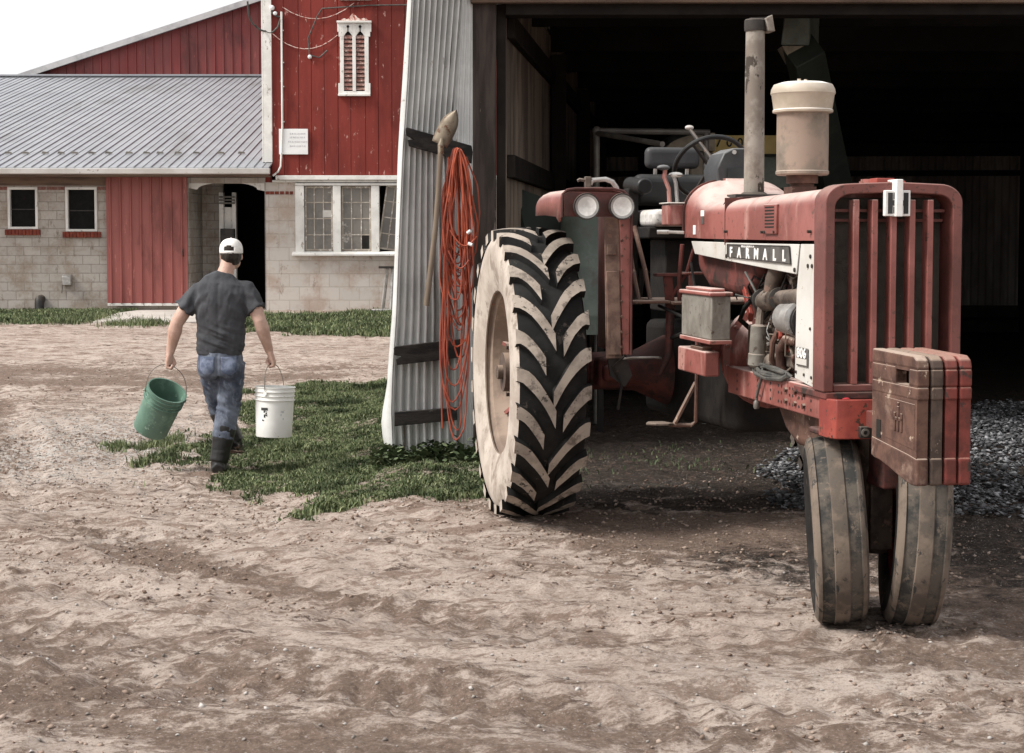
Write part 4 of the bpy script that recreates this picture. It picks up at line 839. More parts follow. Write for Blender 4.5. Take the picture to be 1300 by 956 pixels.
lumps('pebbles', np.stack([x, y, hfull(x, y)+.002], 1), (.0025+.011*rng.random(len(x))**2.5), islandmat('loose_pebbles', [(.13, .11, .095), (.26, .235, .21), (.36, .335, .31), (.47, .44, .41)]), .6, 'pale loose pebbles scattered over the dirt', 'pebbles')
n = 30000; x = rng.uniform(-5, 4.5, n); y = rng.uniform(5.3, 15, n); k = (fbm(x*1.1, y*2, 4, 97) > .52) & ~gmask(x, y) & ~((y > 11) & (x > -.1)); x, y = x[k], y[k]
x2 = rng.uniform(-9, -1.5, 2500); y2 = rng.uniform(17, 22, 2500); x = np.concatenate([x, x2]); y = np.concatenate([y, y2])
lumps('clods', np.stack([x, y, hfull(x, y)+.003], 1), (.003+.015*rng.random(len(x))**3), islandmat('dry_clods', [(.12, .075, .055), (.20, .14, .105), (.28, .21, .165), (.36, .28, .23)]), .6, 'brown crumbs and clods of earth on the dirt', 'clods')

# ---------------- grass and weeds ----------------
def blades(name, x, y, h, wd, mat, label, cat, spread=.6):
    n = len(x); z = hfull(x, y)-.005; a = rng.uniform(0, 6.28, n); l = rng.uniform(0, spread, n); b = rng.uniform(0, 6.28, n)
    dx, dy = np.cos(a)*wd/2, np.sin(a)*wd/2; lx_, ly_ = np.cos(b)*l*h, np.sin(b)*l*h
    V = np.stack([np.stack([x-dx, y-dy, z], 1), np.stack([x+dx, y+dy, z], 1), np.stack([x+dx*.8+lx_*.35, y+dy*.8+ly_*.35, z+h*.6], 1), np.stack([x+lx_, y+ly_, z+h*(1-.25*l)], 1), np.stack([x-dx*.8+lx_*.35, y-dy*.8+ly_*.35, z+h*.6], 1)], 1)
    f = np.array([(0, 1, 2), (0, 2, 4), (4, 2, 3)]); o = arr_obj(name, V.reshape(-1, 3), (f[None]+5*np.arange(n)[:, None, None]).reshape(-1, 3), mat)
    return tag(o, label, cat, kind='stuff')
def scat(P, n, den_seed, thr, extra=None):
    A = np.array([(q[0], q[1]) for q in P]); x = rng.uniform(A[:, 0].min()-.4, A[:, 0].max()+.4, n); y = rng.uniform(A[:, 1].min()-.6, A[:, 1].max()+.6, n)
    wx = x+(fbm(x*2.2, y*2.2, 3, 61)-.5)*.8+rng.normal(0, .05, n)+(fbm(x*9, y*9, 3, 63)-.5)*.3; wy = y+(fbm(x*2.2+9, y*2.2, 3, 62)-.5)*1.1+rng.normal(0, .10, n)+(fbm(x*9, y*9, 3, 64)-.5)*.5
    k = poly_in(wx, wy, P) & ~poly_in(x, y, pp) & (fbm(x*3, y*3, 3, den_seed)+rng.normal(0, .09, n) > thr); return x[k], y[k]
x, y = scat(PATCH, 480000, 101, .27); hh = (.012+.11*np.clip(fbm(x*3.5, y*3.5, 3, 102)-.25, 0, 1)**1.3)*rng.uniform(.35, 1.35, len(x)); blades('grass', x, y, hh, .0075+.006*rng.random(len(x)), M['grass'], 'low worn green grass patch beside the corrugated sheet', 'grass', 1.0)
print('patch blades', len(x))
x, y = scat(STRIPR, 70000, 103, .42); blades('grass', x, y, rng.uniform(.03, .11, len(x)), .020, M['grass'], 'green grass strip under the barn windows', 'grass', .8)
x, y = scat(STRIPL, 90000, 104, .43); blades('grass', x, y, rng.uniform(.03, .09, len(x)), .020, M['grass'], 'green grass strip along the grey block wall', 'grass', .8)
tf = [(150, 568, .10, .3), (214, 560, .11, .35), (222, 572, .09, .3), (200, 583, .07, .25), (190, 566, .08, .3), (330, 402, .2, .5), (108, 405, .35, .4), (165, 411, .3, .2), (195, 412, .2, .2), (90, 408, .25, .6), (210, 585, .1, .2), (300, 520, .12, .4), (308, 500, .1, .5), (180, 590, .06, .2)]
X, Yy, Hh = [], [], []
for px, py, sx_, hh_ in tf:
    q = gpt(px, py); n = int(1500*sx_*2.5); X.append(rng.normal(q.x, sx_*.7, n)); Yy.append(rng.normal(q.y, sx_*1.2, n)); Hh.append(rng.uniform(.02, .09, n)*(1 if py > 450 else 1.5))
x = np.concatenate(X); y = np.concatenate(Yy); blades('grass_tufts', x, y, np.concatenate(Hh), .010, M['grass'], 'scattered grass tufts on the dirt by the green bucket', 'grass', .9)
# dark weeds under the tractor and along the post foot
x = np.concatenate([rng.normal(1.3, .45, 500), rng.normal(.35, .12, 400)]); y = np.concatenate([rng.normal(11.9, .5, 500), rng.normal(11.4, .4, 400)]); k = fbm(x*3, y*3, 3, 110) > .47; x, y = x[k], y[k]
blades('undergrowth', x, y, rng.uniform(.015, .05, len(x)), .010, M['weed'], 'dim weeds growing on the dark soil under the tractor', 'weeds', .9)
# broad-leaved weeds at the foot of the sheet
n = 2200; u = rng.random(n); x = -.95+.80*u+rng.normal(0, .05, n); y = 11.92-.0*u+rng.normal(0, .11, n); z = hfull(x, y)+rng.random(n)**1.3*(.05+.09*np.sin(u*7+1)**2)
r_ = rng.uniform(.009, .024, n); a = rng.uniform(0, 6.28, n); t1 = rng.normal(0, .5, n); t2 = rng.normal(-.35, .4, n)
an = np.array([0, 60, 120, 180, 240, 300])*math.pi/180; lx0 = np.cos(an)[None]*r_[:, None]; ly0 = np.sin(an)[None]*r_[:, None]*.85
V = np.stack([lx0+x[:, None], ly0+y[:, None], z[:, None]+lx0*t1[:, None]+ly0*t2[:, None]], -1)
o = arr_obj('weeds', V.reshape(-1, 3), np.arange(n*6).reshape(-1, 6), M['weed']); tag(o, 'round-leaved green weeds along the foot of the corrugated sheet', 'weeds', kind='stuff')
print('P3 ok')

# ---------------- tractor (x = across, y = towards its back, z = up; origin under the front wheels) ----------------
T = empty('tractor', (1.54, 7.2, 0), R(10), 'weathered red row-crop tractor with tall exhaust parked outside the shed', 'tractor')
HW = .283
def hood_sec(v, hw, zb, zs_, zt_, n=7, rf=.45):
    """right-to-left outline of the hood across the tractor"""
    r = min(hw*rf, zt_-zs_+.02); P = [(-hw, v, zb), (-hw, v, zs_-.0)]
    for k in range(1, n): a = math.pi/2*k/n; P.append((-hw+r*(1-math.cos(a)), v, zs_+(zt_-.012-zs_)*math.sin(a)))
    P.append((-hw+r, v, zt_-.012)); P.append((-hw*.3, v, zt_)); return P+[(-x, y, z) for x, y, z in reversed(P)]
def loft(mb, secs, cap=True):
    n = len(secs[0]); b = len(mb.v)
    mb.add([p for s in secs for p in s], [(i*n+j, i*n+j+1, (i+1)*n+j+1, (i+1)*n+j) for i in range(len(secs)-1) for j in range(n-1)]+([tuple(range(n))[::-1], tuple(range((len(secs)-1)*n, len(secs)*n))] if cap else []))
w = MB(); loft(w, [hood_sec(-.055, HW+.0, 1.622, 1.77, 1.858), hood_sec(.2, HW, 1.622, 1.765, 1.852), hood_sec(.62, HW, 1.624, 1.76, 1.846)])
loft(w, [hood_sec(.625, HW, 1.624, 1.76, 1.846), hood_sec(1.24, HW, 1.628, 1.755, 1.836)])
hood = w.build('hood', M['tred'], T, smooth=30, bevel=.004)
w = MB(); loft(w, [hood_sec(1.248, HW, 1.628, 1.755, 1.836, 9), hood_sec(1.6, HW, 1.630, 1.752, 1.835, 9), hood_sec(1.70, HW, 1.632, 1.758, 1.855, 9, .6), hood_sec(1.78, HW, 1.634, 1.765, 1.905, 9, .9), hood_sec(1.88, HW, 1.636, 1.77, 1.95, 9, .9), hood_sec(2.0, HW-.01, 1.636, 1.77, 1.95, 9, .9)])
cowl = w.build('rear_cowl', M['tred'], T, smooth=30, bevel=.004)
w = MB(); loft(w, [hood_sec(1.985, HW+.004, 1.66, 1.77, 1.957, 9, .9), hood_sec(2.004, HW+.004, 1.66, 1.77, 1.957, 9, .9)]); w.build('cowl_trim', M['tred_dark'], cowl, smooth=30)
# scorched patch with the exhaust foot, hood top cap
def ypl(v, z): return (-HW-.003, v, z)
w = MB(); w.box(-HW-.012, -HW+.002, .44, .615, 1.65, 1.785); vt = w.build('vent_panel', M['tred'], hood, bevel=.004)
w = MB()
for k in range(7): w.box(-HW-.0135, -HW-.006, .468, .592, 1.679+k*.0148, 1.6855+k*.0148)
w.build('vent_slots', M['dark'], vt, smooth=0)
w = MB()
for v, z in ((.465, 1.66), (.595, 1.66), (.02, 1.66), (1.20, 1.665), (.64, 1.66)): w.cyl((-HW-.017, v, z), (-HW+.01, v, z), .007, 8)
w.build('hood_bolt', M['blackmetal'], hood)
w = MB(); w.box(-HW-.003, -HW+.001, 1.60, 1.655, 1.745, 1.775); w.build('sticker', M['cap'], cowl, smooth=0)
w = MB(); w.box(-HW-.003, -HW+.001, 1.60, 1.65, 1.705, 1.742); w.build('sticker', M['badge'], cowl, smooth=0)
w = MB(); w.box(-HW-.003, -HW+.001, 1.75, 1.795, 1.652, 1.70); w.build('sticker', M['cap'], cowl, smooth=0)
w = MB(); w.box(-HW-.001, HW+.001, 1.2415, 1.2465, 1.60, 1.83); w.build('hood_seam', M['tred_dark'], hood, smooth=0)
# white side panels
for s in (-1, 1):
    x = s*(HW-.002); dx_ = s*-.010
    w = MB(); w.prism([(x, 1.238, 1.61), (x, .172, 1.606), (x, .206, 1.476), (x, 1.238, 1.523)], (dx_, 0, 0)); pn = w.build('side_panel', M['tsteel'], T, bevel=.003)
    w = MB(); w.prism([(x, 1.845, 1.617), (x, 1.25, 1.612), (x, 1.25, 1.524), (x, 1.775, 1.55)], (dx_, 0, 0)); w.build('side_panel', M['tsteel'], T, bevel=.003)
    w = MB(); w.prism([(x, .152, 1.607), (x, -.060, 1.607), (x, -.064, 1.00), (x, .212, 1.025), (x, .20, 1.40)], (dx_, 0, 0)); gp = w.build('radiator_side_panel', M['tsteel'], T, bevel=.003)
    w = MB()
    for v, z in ((.025, 1.555), (.055, 1.515), (.005, 1.515), (.02, 1.25), (.19, 1.055), (.0, 1.045), (.09, 1.05)): w.cyl((s*(HW+.003), v, z), (s*(HW-.01), v, z), .009 if z > 1.4 else .007, 8)
    for v, z in ((.22, 1.495), (1.21, 1.545)): w.cyl((s*(HW+.004), v, z), (s*(HW-.01), v, z), .010, 8)
    w.build('panel_bolt', M['blackmetal'], gp)
    # name plate and number plate
    xx = s*(HW+.001); w = MB(); w.prism([(xx, 1.185, 1.612-.010), (xx, .282, 1.597), (xx, .262, 1.520), (xx, 1.185, 1.542)], (s*.004, 0, 0)); bd = w.build('name_plate', M['badge'], pn, bevel=.002)
    w = MB()
    for a, b in (((1.185, 1.602), (.282, 1.597)), ((1.185, 1.542), (.262, 1.520)), ((.282, 1.597), (.262, 1.520)), ((1.185, 1.602), (1.185, 1.542))): w.bar((xx+s*.004, a[0], a[1]), (xx+s*.004, b[0], b[1]), .004, .004, (0, 1, 0))
    w.build('plate_edge', M['blackmetal'], bd, smooth=0)
    rot = Matrix(((0, 0, s, 0), (s, 0, 0, 0), (0, 1, 0, 0), (0, 0, 0, 1)))
    if s < 0: rot = Matrix(((0, 0, -1, 0), (-1, 0, 0, 0), (0, 1, 0, 0), (0, 0, 0, 1)))
    shear = Matrix(((1, 0, 0, 0), (-.015, 1, 0, 0), (0, 0, 1, 0), (0, 0, 0, 1)))
    for ch, vv in zip('FARMALL', [1.12-k*.129 for k in range(7)]):
        text_mb(ch, .068, Matrix.Translation((xx+s*.005, vv if s < 0 else 1.45-vv, 1.562-(1.12-vv)*.012)) @ rot, M['badgewhite'], 'plate_letter', bd, .001, .0026, 1.25)
    text_mb('McCORMICK', .016, Matrix.Translation((xx+s*.005, .86, 1.594)) @ rot, M['badgewhite'], 'plate_small_lettering', bd, .0005, .0008, 1.7, 1.35)
    w = MB(); w.box(min(xx, xx+s*.004), max(xx, xx+s*.004), .035, .175, 1.085, 1.165); nb_ = w.build('number_plate', M['badge'], gp, bevel=.002)
    w = MB(); w.box(min(xx+s*.004, xx+s*.006), max(xx+s*.004, xx+s*.006), .043, .167, 1.092, 1.118); w.build('plate_band', M['tsteel'], nb_, smooth=0)
    text_mb('806', .058, Matrix.Translation((xx+s*.006, .105, 1.140)) @ rot, M['badgewhite'], 'number', nb_, .001, .002, 1.25, 1.05)
    # frame rail with bolt holes
    w = MB(); x0, x1 = sorted((s*.275, s*.235)); w.box(x0, x1, -.10, 1.20, .876, 1.004); w.box(min(s*.275, s*.19), max(s*.275, s*.19), -.10, 1.20, .993, 1.006); rail = w.build('frame_rail', M['tred'], T, bevel=.006)
    w = MB(); q = s*.2762
    for v in (.02, .06, .13, .17, .25, .29, .40, .44, .55, .70, .74, 1.05): 
        for z in (.905, .945, .975): 
            if (int(v*100)+int(z*1000)) % 5 != 1: w.cyl((q, v, z), (q-s*.02, v, z), .0075, 8)
    w.build('bolt_hole', M['blackmetal'], rail)
    w = MB()
    for v in (.10, .21, .33): 
        for z in (.915, .965): w.cyl((s*.287, v, z), (s*.26, v, z), .012, 6)
    w.build('bolt_head', M['weight_brown'], rail, smooth=0)
# grille surround: rounded arch frame
def arch(hw, z0, z1, r, n=8):
    P = [(-hw, z0)]
    for k in range(n+1): a = math.pi/2*k/n; P.append((-hw+r*(1-math.cos(a)), z1-r*.75*(1-math.sin(a))))
    return P+[(0, z1+.008)]+[(-x, z) for x, z in reversed(P)]
o_ = arch(.298, 1.0, 1.855, .10); i_ = arch(.256, 1.0, 1.812, .075)
w = MB(); n = len(o_); yf, yb = -.19, -.055
vs = [(x, yf, z) for x, z in o_]+[(x, yf, z) for x, z in i_]+[(x, yb, z) for x, z in o_]+[(x, yb, z) for x, z in i_]
fs = []
for k in range(n-1): fs += [(k, k+1, n+k+1, n+k), (2*n+k, 3*n+k, 3*n+k+1, 2*n+k+1), (k, 2*n+k, 2*n+k+1, k+1), (n+k, n+k+1, 3*n+k+1, 3*n+k)]
fs += [(0, n, 3*n, 2*n), (n-1, 3*n-1, 4*n-1, 2*n-1)]; w.add(vs, fs)
w.box(-.255, .255, -.185, -.06, 1.0, 1.03)
grl = w.build('grille_frame', M['grille_red'], T, smooth=30, bevel=.005)
w = MB()
w.box(-.25, .25, -.12, -.09, 1.74, 1.752); w.box(-.25, .25, -.10, -.085, 1.70, 1.712)
w.build('grille_cross_strip', M['grille_red'], grl, smooth=0)
for k, u in enumerate((-.163, -.082, .0, .081, .160)):
    zt_ = 1.79 if k != 2 else 1.735; w = MB(); w.prism([(u-.013, -.185, 1.03), (u+.013, -.185, 1.03), (u+.013, -.185, zt_), (u-.013, -.185, zt_)], (0, .055, 0)); w.build('grille_bar', M['tred'], grl, bevel=.003)
w = MB(); w.box(-.252, .252, -.07, -.062, 1.0, 1.80); w.build('grille_screen', M['screen'], grl, smooth=0)
w = MB(); w.box(-.262, .262, -.058, .16, 1.0, 1.60); w.build('radiator', M['grease'], T, smooth=0)
w = MB(); w.box(-.29, .29, -.19, .2, .968, .999); w.build('radiator_support', M['tred_dark'], T, bevel=.006)
# emblem
w = MB(); w.box(-.052, .058, -.215, -.19, 1.722, 1.828); em = w.build('emblem', M['badgewhite'], grl, bevel=.003)
w = MB()
for a, b, c, d in ((-.040, -.020, 1.732, 1.818), (.028, .048, 1.732, 1.818), (-.020, -.009, 1.765, 1.787), (.014, .028, 1.765, 1.787)): w.box(a, b, -.2175, -.214, c, d)
for a in (-.0145, .0175): 
    for c in (1.733, 1.792): w.box(a-.0015, a+.0015, -.2175, -.214, c, c+.027)
w.build('emblem_letters', M['print'], em, smooth=0)
w = MB(); w.box(-.012, .018, -.235, -.10, 1.72, 1.872); w.build('emblem_bar', M['badgewhite'], em, bevel=.003)
w = MB(); w.box(-.06, .02, -.14, -.06, 1.85, 1.880); w.box(-.012, .055, -.17, -.10, 1.85, 1.868); w.build('emblem_bracket', M['bolster_red'], em, bevel=.003)
w = MB(); w.cyl((.0, .07, 1.855), (0, .07, 1.873), .05, 20); w.cyl((0, .07, 1.873), (0, .07, 1.882), .043, 20); w.build('radiator_cap', M['tred'], hood)
w = MB(); w.box(-.03, .13, .40, .55, 1.850, 1.862); w.build('hood_lid', M['alu'], hood, bevel=.003)
# exhaust stack
EV, EU = 1.68, 0.0
w = MB(); w.lathe((0, 1.66, 1.845), (0, .0, 1), [(.045, 0), (.053, .02), (.052, .3), (.051, .62), (.049, .84), (.049, .865)], 20, cap=True); ex = w.build('exhaust_stack', M['exhaust'], T)
w = MB(); w.lathe((0, 1.66, 2.695), (0, 0, 1), [(.055, 0), (.057, .01), (.057, .055), (.052, .06)], 16, cap=True); w.bar((-.03, 1.66, 2.757), (.07, 1.64, 2.760), .03, .012); w.build('stack_clamp', M['blackmetal'], ex)
w = MB(); w.prism([(.035, 1.60, 2.755), (.072, 1.60, 2.775), (.088, 1.60, 2.69), (.052, 1.60, 2.69)], (0, .1, 0)); w.build('rain_flap', M['exhaust'], ex, bevel=.004)
w = MB(); w.box(-.13, .14, 1.56, 1.75, 1.838, 1.858); w.lathe((0, 1.66, 1.84), (0, 0, 1), [(.085, 0), (.07, .02), (.056, .03)], 16, cap=True); w.build('stack_base', M['blackmetal'], ex, bevel=.003)
M['soot'] = pm('soot_mark', (.05, .03, .028), (.09, .05, .045), 9, rough=.8, bump=.3)
w = MB(); w.prism([(-.12, 1.42, 1.838), (-.17, 1.40, 1.834), (-.245, 1.37, 1.812), (-.262, 1.345, 1.796), (-.235, 1.33, 1.818), (-.17, 1.30, 1.834), (-.06, 1.30, 1.8385)], (0, 0, .0035)); w.build('soot_stain', M['soot'], cowl, smooth=0)
w = MB(); w.add([(-.215, 1.64, 1.842), (-.15, 1.72, 1.858), (-.09, 1.72, 1.861), (-.10, 1.57, 1.852)], [(0, 1, 2, 3)]); w.add([(-.08, 1.30, 1.843), (-.15, 1.33, 1.838), (-.2, 1.28, 1.832), (-.262, 1.265, 1.800), (-.2, 1.24, 1.835), (-.08, 1.22, 1.843)], [(0, 1, 2, 3, 4, 5)][:1])
# air cleaner
AV = .93
w = MB(); w.lathe((0, AV, 1.93), (0, 0, 1), [(.118, 0), (.126, .006), (.126, .018), (.122, .022), (.123, .16), (.122, .29), (.124, .295)], 36, cap=True); ac = w.build('air_cleaner', M['aircl'], T)
w = MB(); w.lathe((0, AV, 2.222), (0, 0, 1), [(.126, 0), (.142, .004), (.143, .014), (.138, .018), (.148, .085), (.153, .092), (.152, .10)], 36, cap=True); cp_ = w.build('cleaner_cap', M['aircap'], ac)
w = MB(); w.lathe((0, AV, 2.322), (0, 0, 1), [(.152, 0), (.150, .012), (.138, .035), (.10, .046), (.0, .050)], 36); w.cyl((-.02, AV, 2.37), (-.02, AV, 2.385), .009, 8); w.cyl((.012, AV, 2.37), (.012, AV, 2.383), .008, 8); w.build('cap_top', M['aircap'], cp_)
w = MB(); w.lathe((0, AV, 1.84), (0, 0, 1), [(.055, 0), (.055, .05), (.075, .052), (.075, .09), (.06, .092)], 24, cap=True); w.box(-.07, .05, AV-.06, AV+.06, 1.838, 1.875); w.build('cleaner_neck', M['weight_brown'], ac)
# instrument pod, steering wheel, levers
w = MB(); P = [(-.10, 1.90), (-.115, 2.0), (-.075, 2.085), (-.02, 2.112), (.05, 2.112), (.10, 2.085), (.13, 2.01), (.12, 1.90)]
w.prism([(x, 1.94, z) for x, z in P], (0, .26, 0)); pod = w.build('instrument_pod', M['pod'], T, bevel=.008)
w = MB(); w.prism([(-.07, 1.88, 1.875), (.1, 1.88, 1.875), (.1, 1.93, 2.005), (-.055, 1.93, 2.005)], (0, .03, 0)); w.build('pod_front', M['black'], pod, smooth=0)
w = MB(); w.cyl((-.10, 1.935, 1.925), (-.10, 1.945, 1.925), .016, 10); w.cyl((-.02, 1.935, 2.09), (-.02, 1.945, 2.09), .012, 10); w.build('pod_knob', M['chrome'], pod)
sc_ = Vector((0, 2.45, 2.03)); nn = Vector((0, .80, .6)).normalized(); a1 = Vector((1, 0, 0)); b1 = nn.cross(a1)
w = MB(); ring = [sc_+(a1*math.cos(2*math.pi*k/40)+b1*math.sin(2*math.pi*k/40))*.205 for k in range(41)]; w.tube(ring, .014, 10, caps=False); sw = w.build('steering_wheel', M['black'], T)
w = MB()
for an in (90, 210, 330): w.tube([sc_, sc_+(a1*math.cos(R(an+20))+b1*math.sin(R(an+20)))*.2], [.012, .008], 8)
w.cyl(sc_-nn*.02, sc_+nn*.02, .035, 14); w.build('wheel_spokes', M['blackmetal'], sw)
w = MB(); w.cyl((0, 2.0, 1.86), tuple(sc_-nn*.02), .026, 12); w.build('steering_column', M['tred'], T)
w = MB(); w.tube([(-.05, 2.1, 1.96), (-.06, 2.25, 2.08), (-.125, 2.42, 2.235)], .011, 8); lv_ = w.build('throttle_lever', M['blackmetal'], T)
w = MB(); w.ball((-.128, 2.43, 2.25), .020, 12, (1.3, 1, .7)); w.build('lever_knob', M['whitevinyl'], lv_)
w = MB(); w.tube([(-.05, 2.12, 1.93), (-.05, 2.1, 2.05)], .03, 10); w.build('lever_quadrant', M['tred'], T)
# gear levers and console on the left of the cowl
w = MB(); w.box(-.36, -.24, 2.0, 2.16, 1.70, 1.815); cs = w.build('lever_console', M['tred'], T, bevel=.01)
w = MB(); w.box(-.37, -.235, 1.99, 2.17, 1.816, 1.824); w.build('console_top', M['tsteel'], cs, bevel=.003)
w = MB(); w.tube([(-.33, 2.1, 1.82), (-.335, 2.1, 1.9), (-.36, 2.1, 1.96), (-.355, 2.1, 2.0)], .012, 8); l1 = w.build('gear_lever', M['tred'], T)
w = MB(); w.ball((-.365, 2.1, 2.012), .022, 12, (1.7, 1, .7)); w.build('lever_knob', M['pod'], l1)
w = MB(); w.tube([(-.28, 2.12, 1.82), (-.29, 2.12, 1.93), (-.30, 2.12, 1.965)], .011, 8); l1 = w.build('gear_lever', M['alu'], T)
w = MB(); w.ball((-.29, 2.12, 1.975), .022, 12, (1.9, 1, .7)); w.build('lever_knob', M['chrome'], l1)
w = MB(); w.tube([(-.36, 2.0, 1.665), (-.29, 1.95, 1.662)], .009, 6); w.tube([(-.42, 2.02, 1.665), (-.36, 2.0, 1.665)], .012, 6); w.build('hand_lever', M['chrome'], T)
# seat
w = MB(); w.box(-.25, .25, 3.18, 3.30, 1.83, 2.02); seatb = w.build('seat_back', M['black'], T, bevel=.05, seg=4)
w = MB(); w.box(-.17, .17, 3.22, 3.30, 2.055, 2.185); w.build('headrest', M['headrest'], seatb, bevel=.035, seg=4)
w = MB(); w.tube([(-.1, 3.28, 2.0), (-.1, 3.27, 2.08)], .012, 8); w.tube([(.1, 3.28, 2.0), (.1, 3.27, 2.08)], .012, 8); w.build('headrest_post', M['chrome'], seatb)
for s in (-1, 1):
    w = MB(); w.cyl((s*.27, 2.86, 1.935), (s*.27, 3.22, 1.955), .048, 16); w.build('armrest', M['black'], T, bevel=.01)
w = MB(); w.box(-.25, .25, 2.74, 3.18, 1.70, 1.80); cu_ = w.build('seat_cushion', M['whitevinyl'], T, bevel=.03, seg=3)
w = MB(); w.box(-.27, .27, 2.78, 3.3, 1.63, 1.70); w.box(-.33, -.26, 3.05, 3.16, 1.66, 1.93); w.box(-.15, .15, 2.85, 3.2, 1.2, 1.63); w.build('seat_frame', M['shade_black'], T, bevel=.01)
# fuel tank, engine, transmission
w = MB(); w.prism([(-.225, 1.95, 1.60), (-.225, 1.93, 1.46), (-.225, 1.74, 1.375), (-.225, 1.2, 1.345), (-.225, 1.0, 1.37), (-.225, .93, 1.50), (-.225, .93, 1.60)], (.45, 0, 0)); w.build('fuel_tank', M['tred_dark'], T, bevel=.05, seg=4)
w = MB(); w.box(-.16, .16, .2, 1.2, .85, 1.42); w.box(-.13, .13, .2, 1.0, 1.42, 1.6); w.build('engine_block', M['tred_dark'], T, bevel=.02)
w = MB(); w.lathe((-.03, 1.30, 1.05), (0, -1, 0), [(.17, -.05), (.245, -.0), (.262, .02), (.262, .06), (.225, .07), (.20, .13), (.13, .2)], 28, cap=True)
for an in range(0, 360, 24): a = R(an); w.cyl((-.03+.243*math.cos(a), 1.245, 1.05+.243*math.sin(a)), (-.03+.243*math.cos(a), 1.225, 1.05+.243*math.sin(a)), .011, 6)
w.build('clutch_housing', M['tred'], T, bevel=.003)
w = MB(); w.prism([(-.21, 1.3, .66), (-.21, 3.1, .60), (-.21, 3.1, 1.15), (-.21, 1.3, 1.22)], (.42, 0, 0)); w.build('transmission', M['shade_black'], T, bevel=.05, seg=3)  # casting blacked out, shade below the platform put into its colour
w = MB(); P = [(.72, .90), (.70, .83), (.60, .75), (.46, .70), (.30, .705), (.18, .75), (.10, .84), (.08, .90)]
w.prism([(-.19, v, z) for v, z in P], (.38, 0, 0)); w.build('oil_pan', M['weight_brown'], T, bevel=.05, seg=4)
w = MB(); w.tube([(-.235, .82, 1.335), (-.24, .72, 1.345), (-.245, .70, 1.346), (-.235, .63, 1.352), (-.23, .62, 1.352), (-.22, .1, 1.39)], [.035, .048, .050, .050, .040, .036], 16); man = w.build('exhaust_manifold', M['tanmetal'], T)
for v in (.80, .675, .56): w = MB(); w.lathe((-.236, v, 1.343+(.8-v)*.06), (0, -1, .05), [(.052, 0), (.053, .004), (.053, .012), (.05, .014)], 16, cap=True); w.build('manifold_clamp', M['blackmetal'], man)
w = MB(); w.tube([(-.24, .66, 1.36), (-.235, .65, 1.43), (-.21, .62, 1.52)], [.04, .038, .045], 14); w.build('manifold_elbow', M['grease'], man)
w = MB(); w.tube([(-.25, .76, 1.33), (-.265, .74, 1.27), (-.27, .735, 1.22)], [.018, .020, .022], 10); w.build('coolant_elbow', M['tanmetal'], T)
w = MB(); w.lathe((-.275, .73, 1.235), (-.02, .06, -1), [(.018, 0), (.036, .008), (.037, .05), (.038, .09), (.038, .135), (.042, .14), (.042, .19), (.03, .20), (.012, .205), (.012, .23)], 20, cap=True); w.build('filter_canister', M['batt'], T)
w = MB(); w.lathe((-.22, .34, 1.275), (0, -1, 0), [(.05, -.18), (.072, -.15), (.075, -.03), (.078, 0), (.078, .035), (.06, .04), (.03, .045)], 24, cap=True); gen = w.build('generator', M['alu'], T)
w = MB(); w.lathe((-.20, .27, 1.27), (0, -1, 0), [(.082, 0), (.09, .006), (.09, .014), (.075, .02), (.075, .026), (.09, .032), (.09, .042), (.03, .05)], 24, cap=True); w.build('pulley', M['blackmetal'], gen)
w = MB(); w.tube([(-.20, .245, 1.36), (-.05, .235, 1.44), (.05, .235, 1.2), (-.05, .235, 1.0), (-.2, .245, 1.18)], .012, 6); w.build('fan_belt', M['rubber'], gen)
w = MB(); w.bar((-.2, .5, 1.34), (-.2, .47, 1.12), .05, .04); w.bar((-.2, .30, 1.20), (-.2, .27, .99), .06, .02); w.build('generator_bracket', M['bolster_red'], T, bevel=.006)
w = MB(); w.tube([(-.22, .35, 1.175), (-.25, .42, 1.18), (-.25, .50, 1.13), (-.24, .52, 1.06), (-.22, .50, 1.0)], .021, 12); w.build('radiator_hose', M['weight_brown'], T)
w = MB(); w.box(-.235, -.15, .82, 1.02, 1.08, 1.22); w.cyl((-.21, .62, 1.05), (-.21, .95, 1.05), .055, 14); w.box(-.22, -.16, .35, .6, 1.05, 1.16); w.build('fuel_pump', M['tanmetal'], T, bevel=.01)
w = MB()
re_ = random.Random(8)
for k in range(24):
    v0, z0 = re_.uniform(.25, 1.1), re_.uniform(1.03, 1.45); v1, z1 = v0+re_.uniform(-.3, .3), z0+re_.uniform(-.2, .2); x = -.2-re_.random()*.05
    w.tube([(-.17, v0, z0), (x-.02, v0*.7+v1*.3, z0*.6+z1*.4+.03), (x-.02, v0*.3+v1*.7, z0*.3+z1*.7-.02), (-.17, v1, z1)], re_.choice((.004, .006, .004)), 6)
w.build('fuel_lines', M['tanmetal'], T)
w = MB()
for k in range(26): w.cyl((-.155, re_.uniform(.2, 1.1), re_.uniform(.95, 1.42)), (-.155-re_.uniform(.01, .05), re_.uniform(.2, 1.1), re_.uniform(.95, 1.42)), .012, 7)
w.build('engine_fittings', M['grease'], T)
w = MB(); w.tube([(-.24, 1.0, 1.44), (-.27, .95, 1.47), (-.275, .84, 1.42), (-.26, .80, 1.37)], .006, 6); w.tube([(-.2, 1.3, 1.33), (-.27, 1.1, 1.36), (-.27, .9, 1.35)], .004, 6); w.build('throttle_wire', M['wire'], T)
P = []
for k in range(70):
    a = k/70*2*math.pi*3.2; r1 = .21+.02*math.sin(k); P.append((-.285+.015*math.sin(a*2+1), .52+r1*math.cos(a), 1.035+.016*math.sin(a)+.006*math.sin(k*.7)))
P += [(-.295, .62, 1.0), (-.297, .66, .94), (-.295, .69, .90), (-.295, .69, .88)]
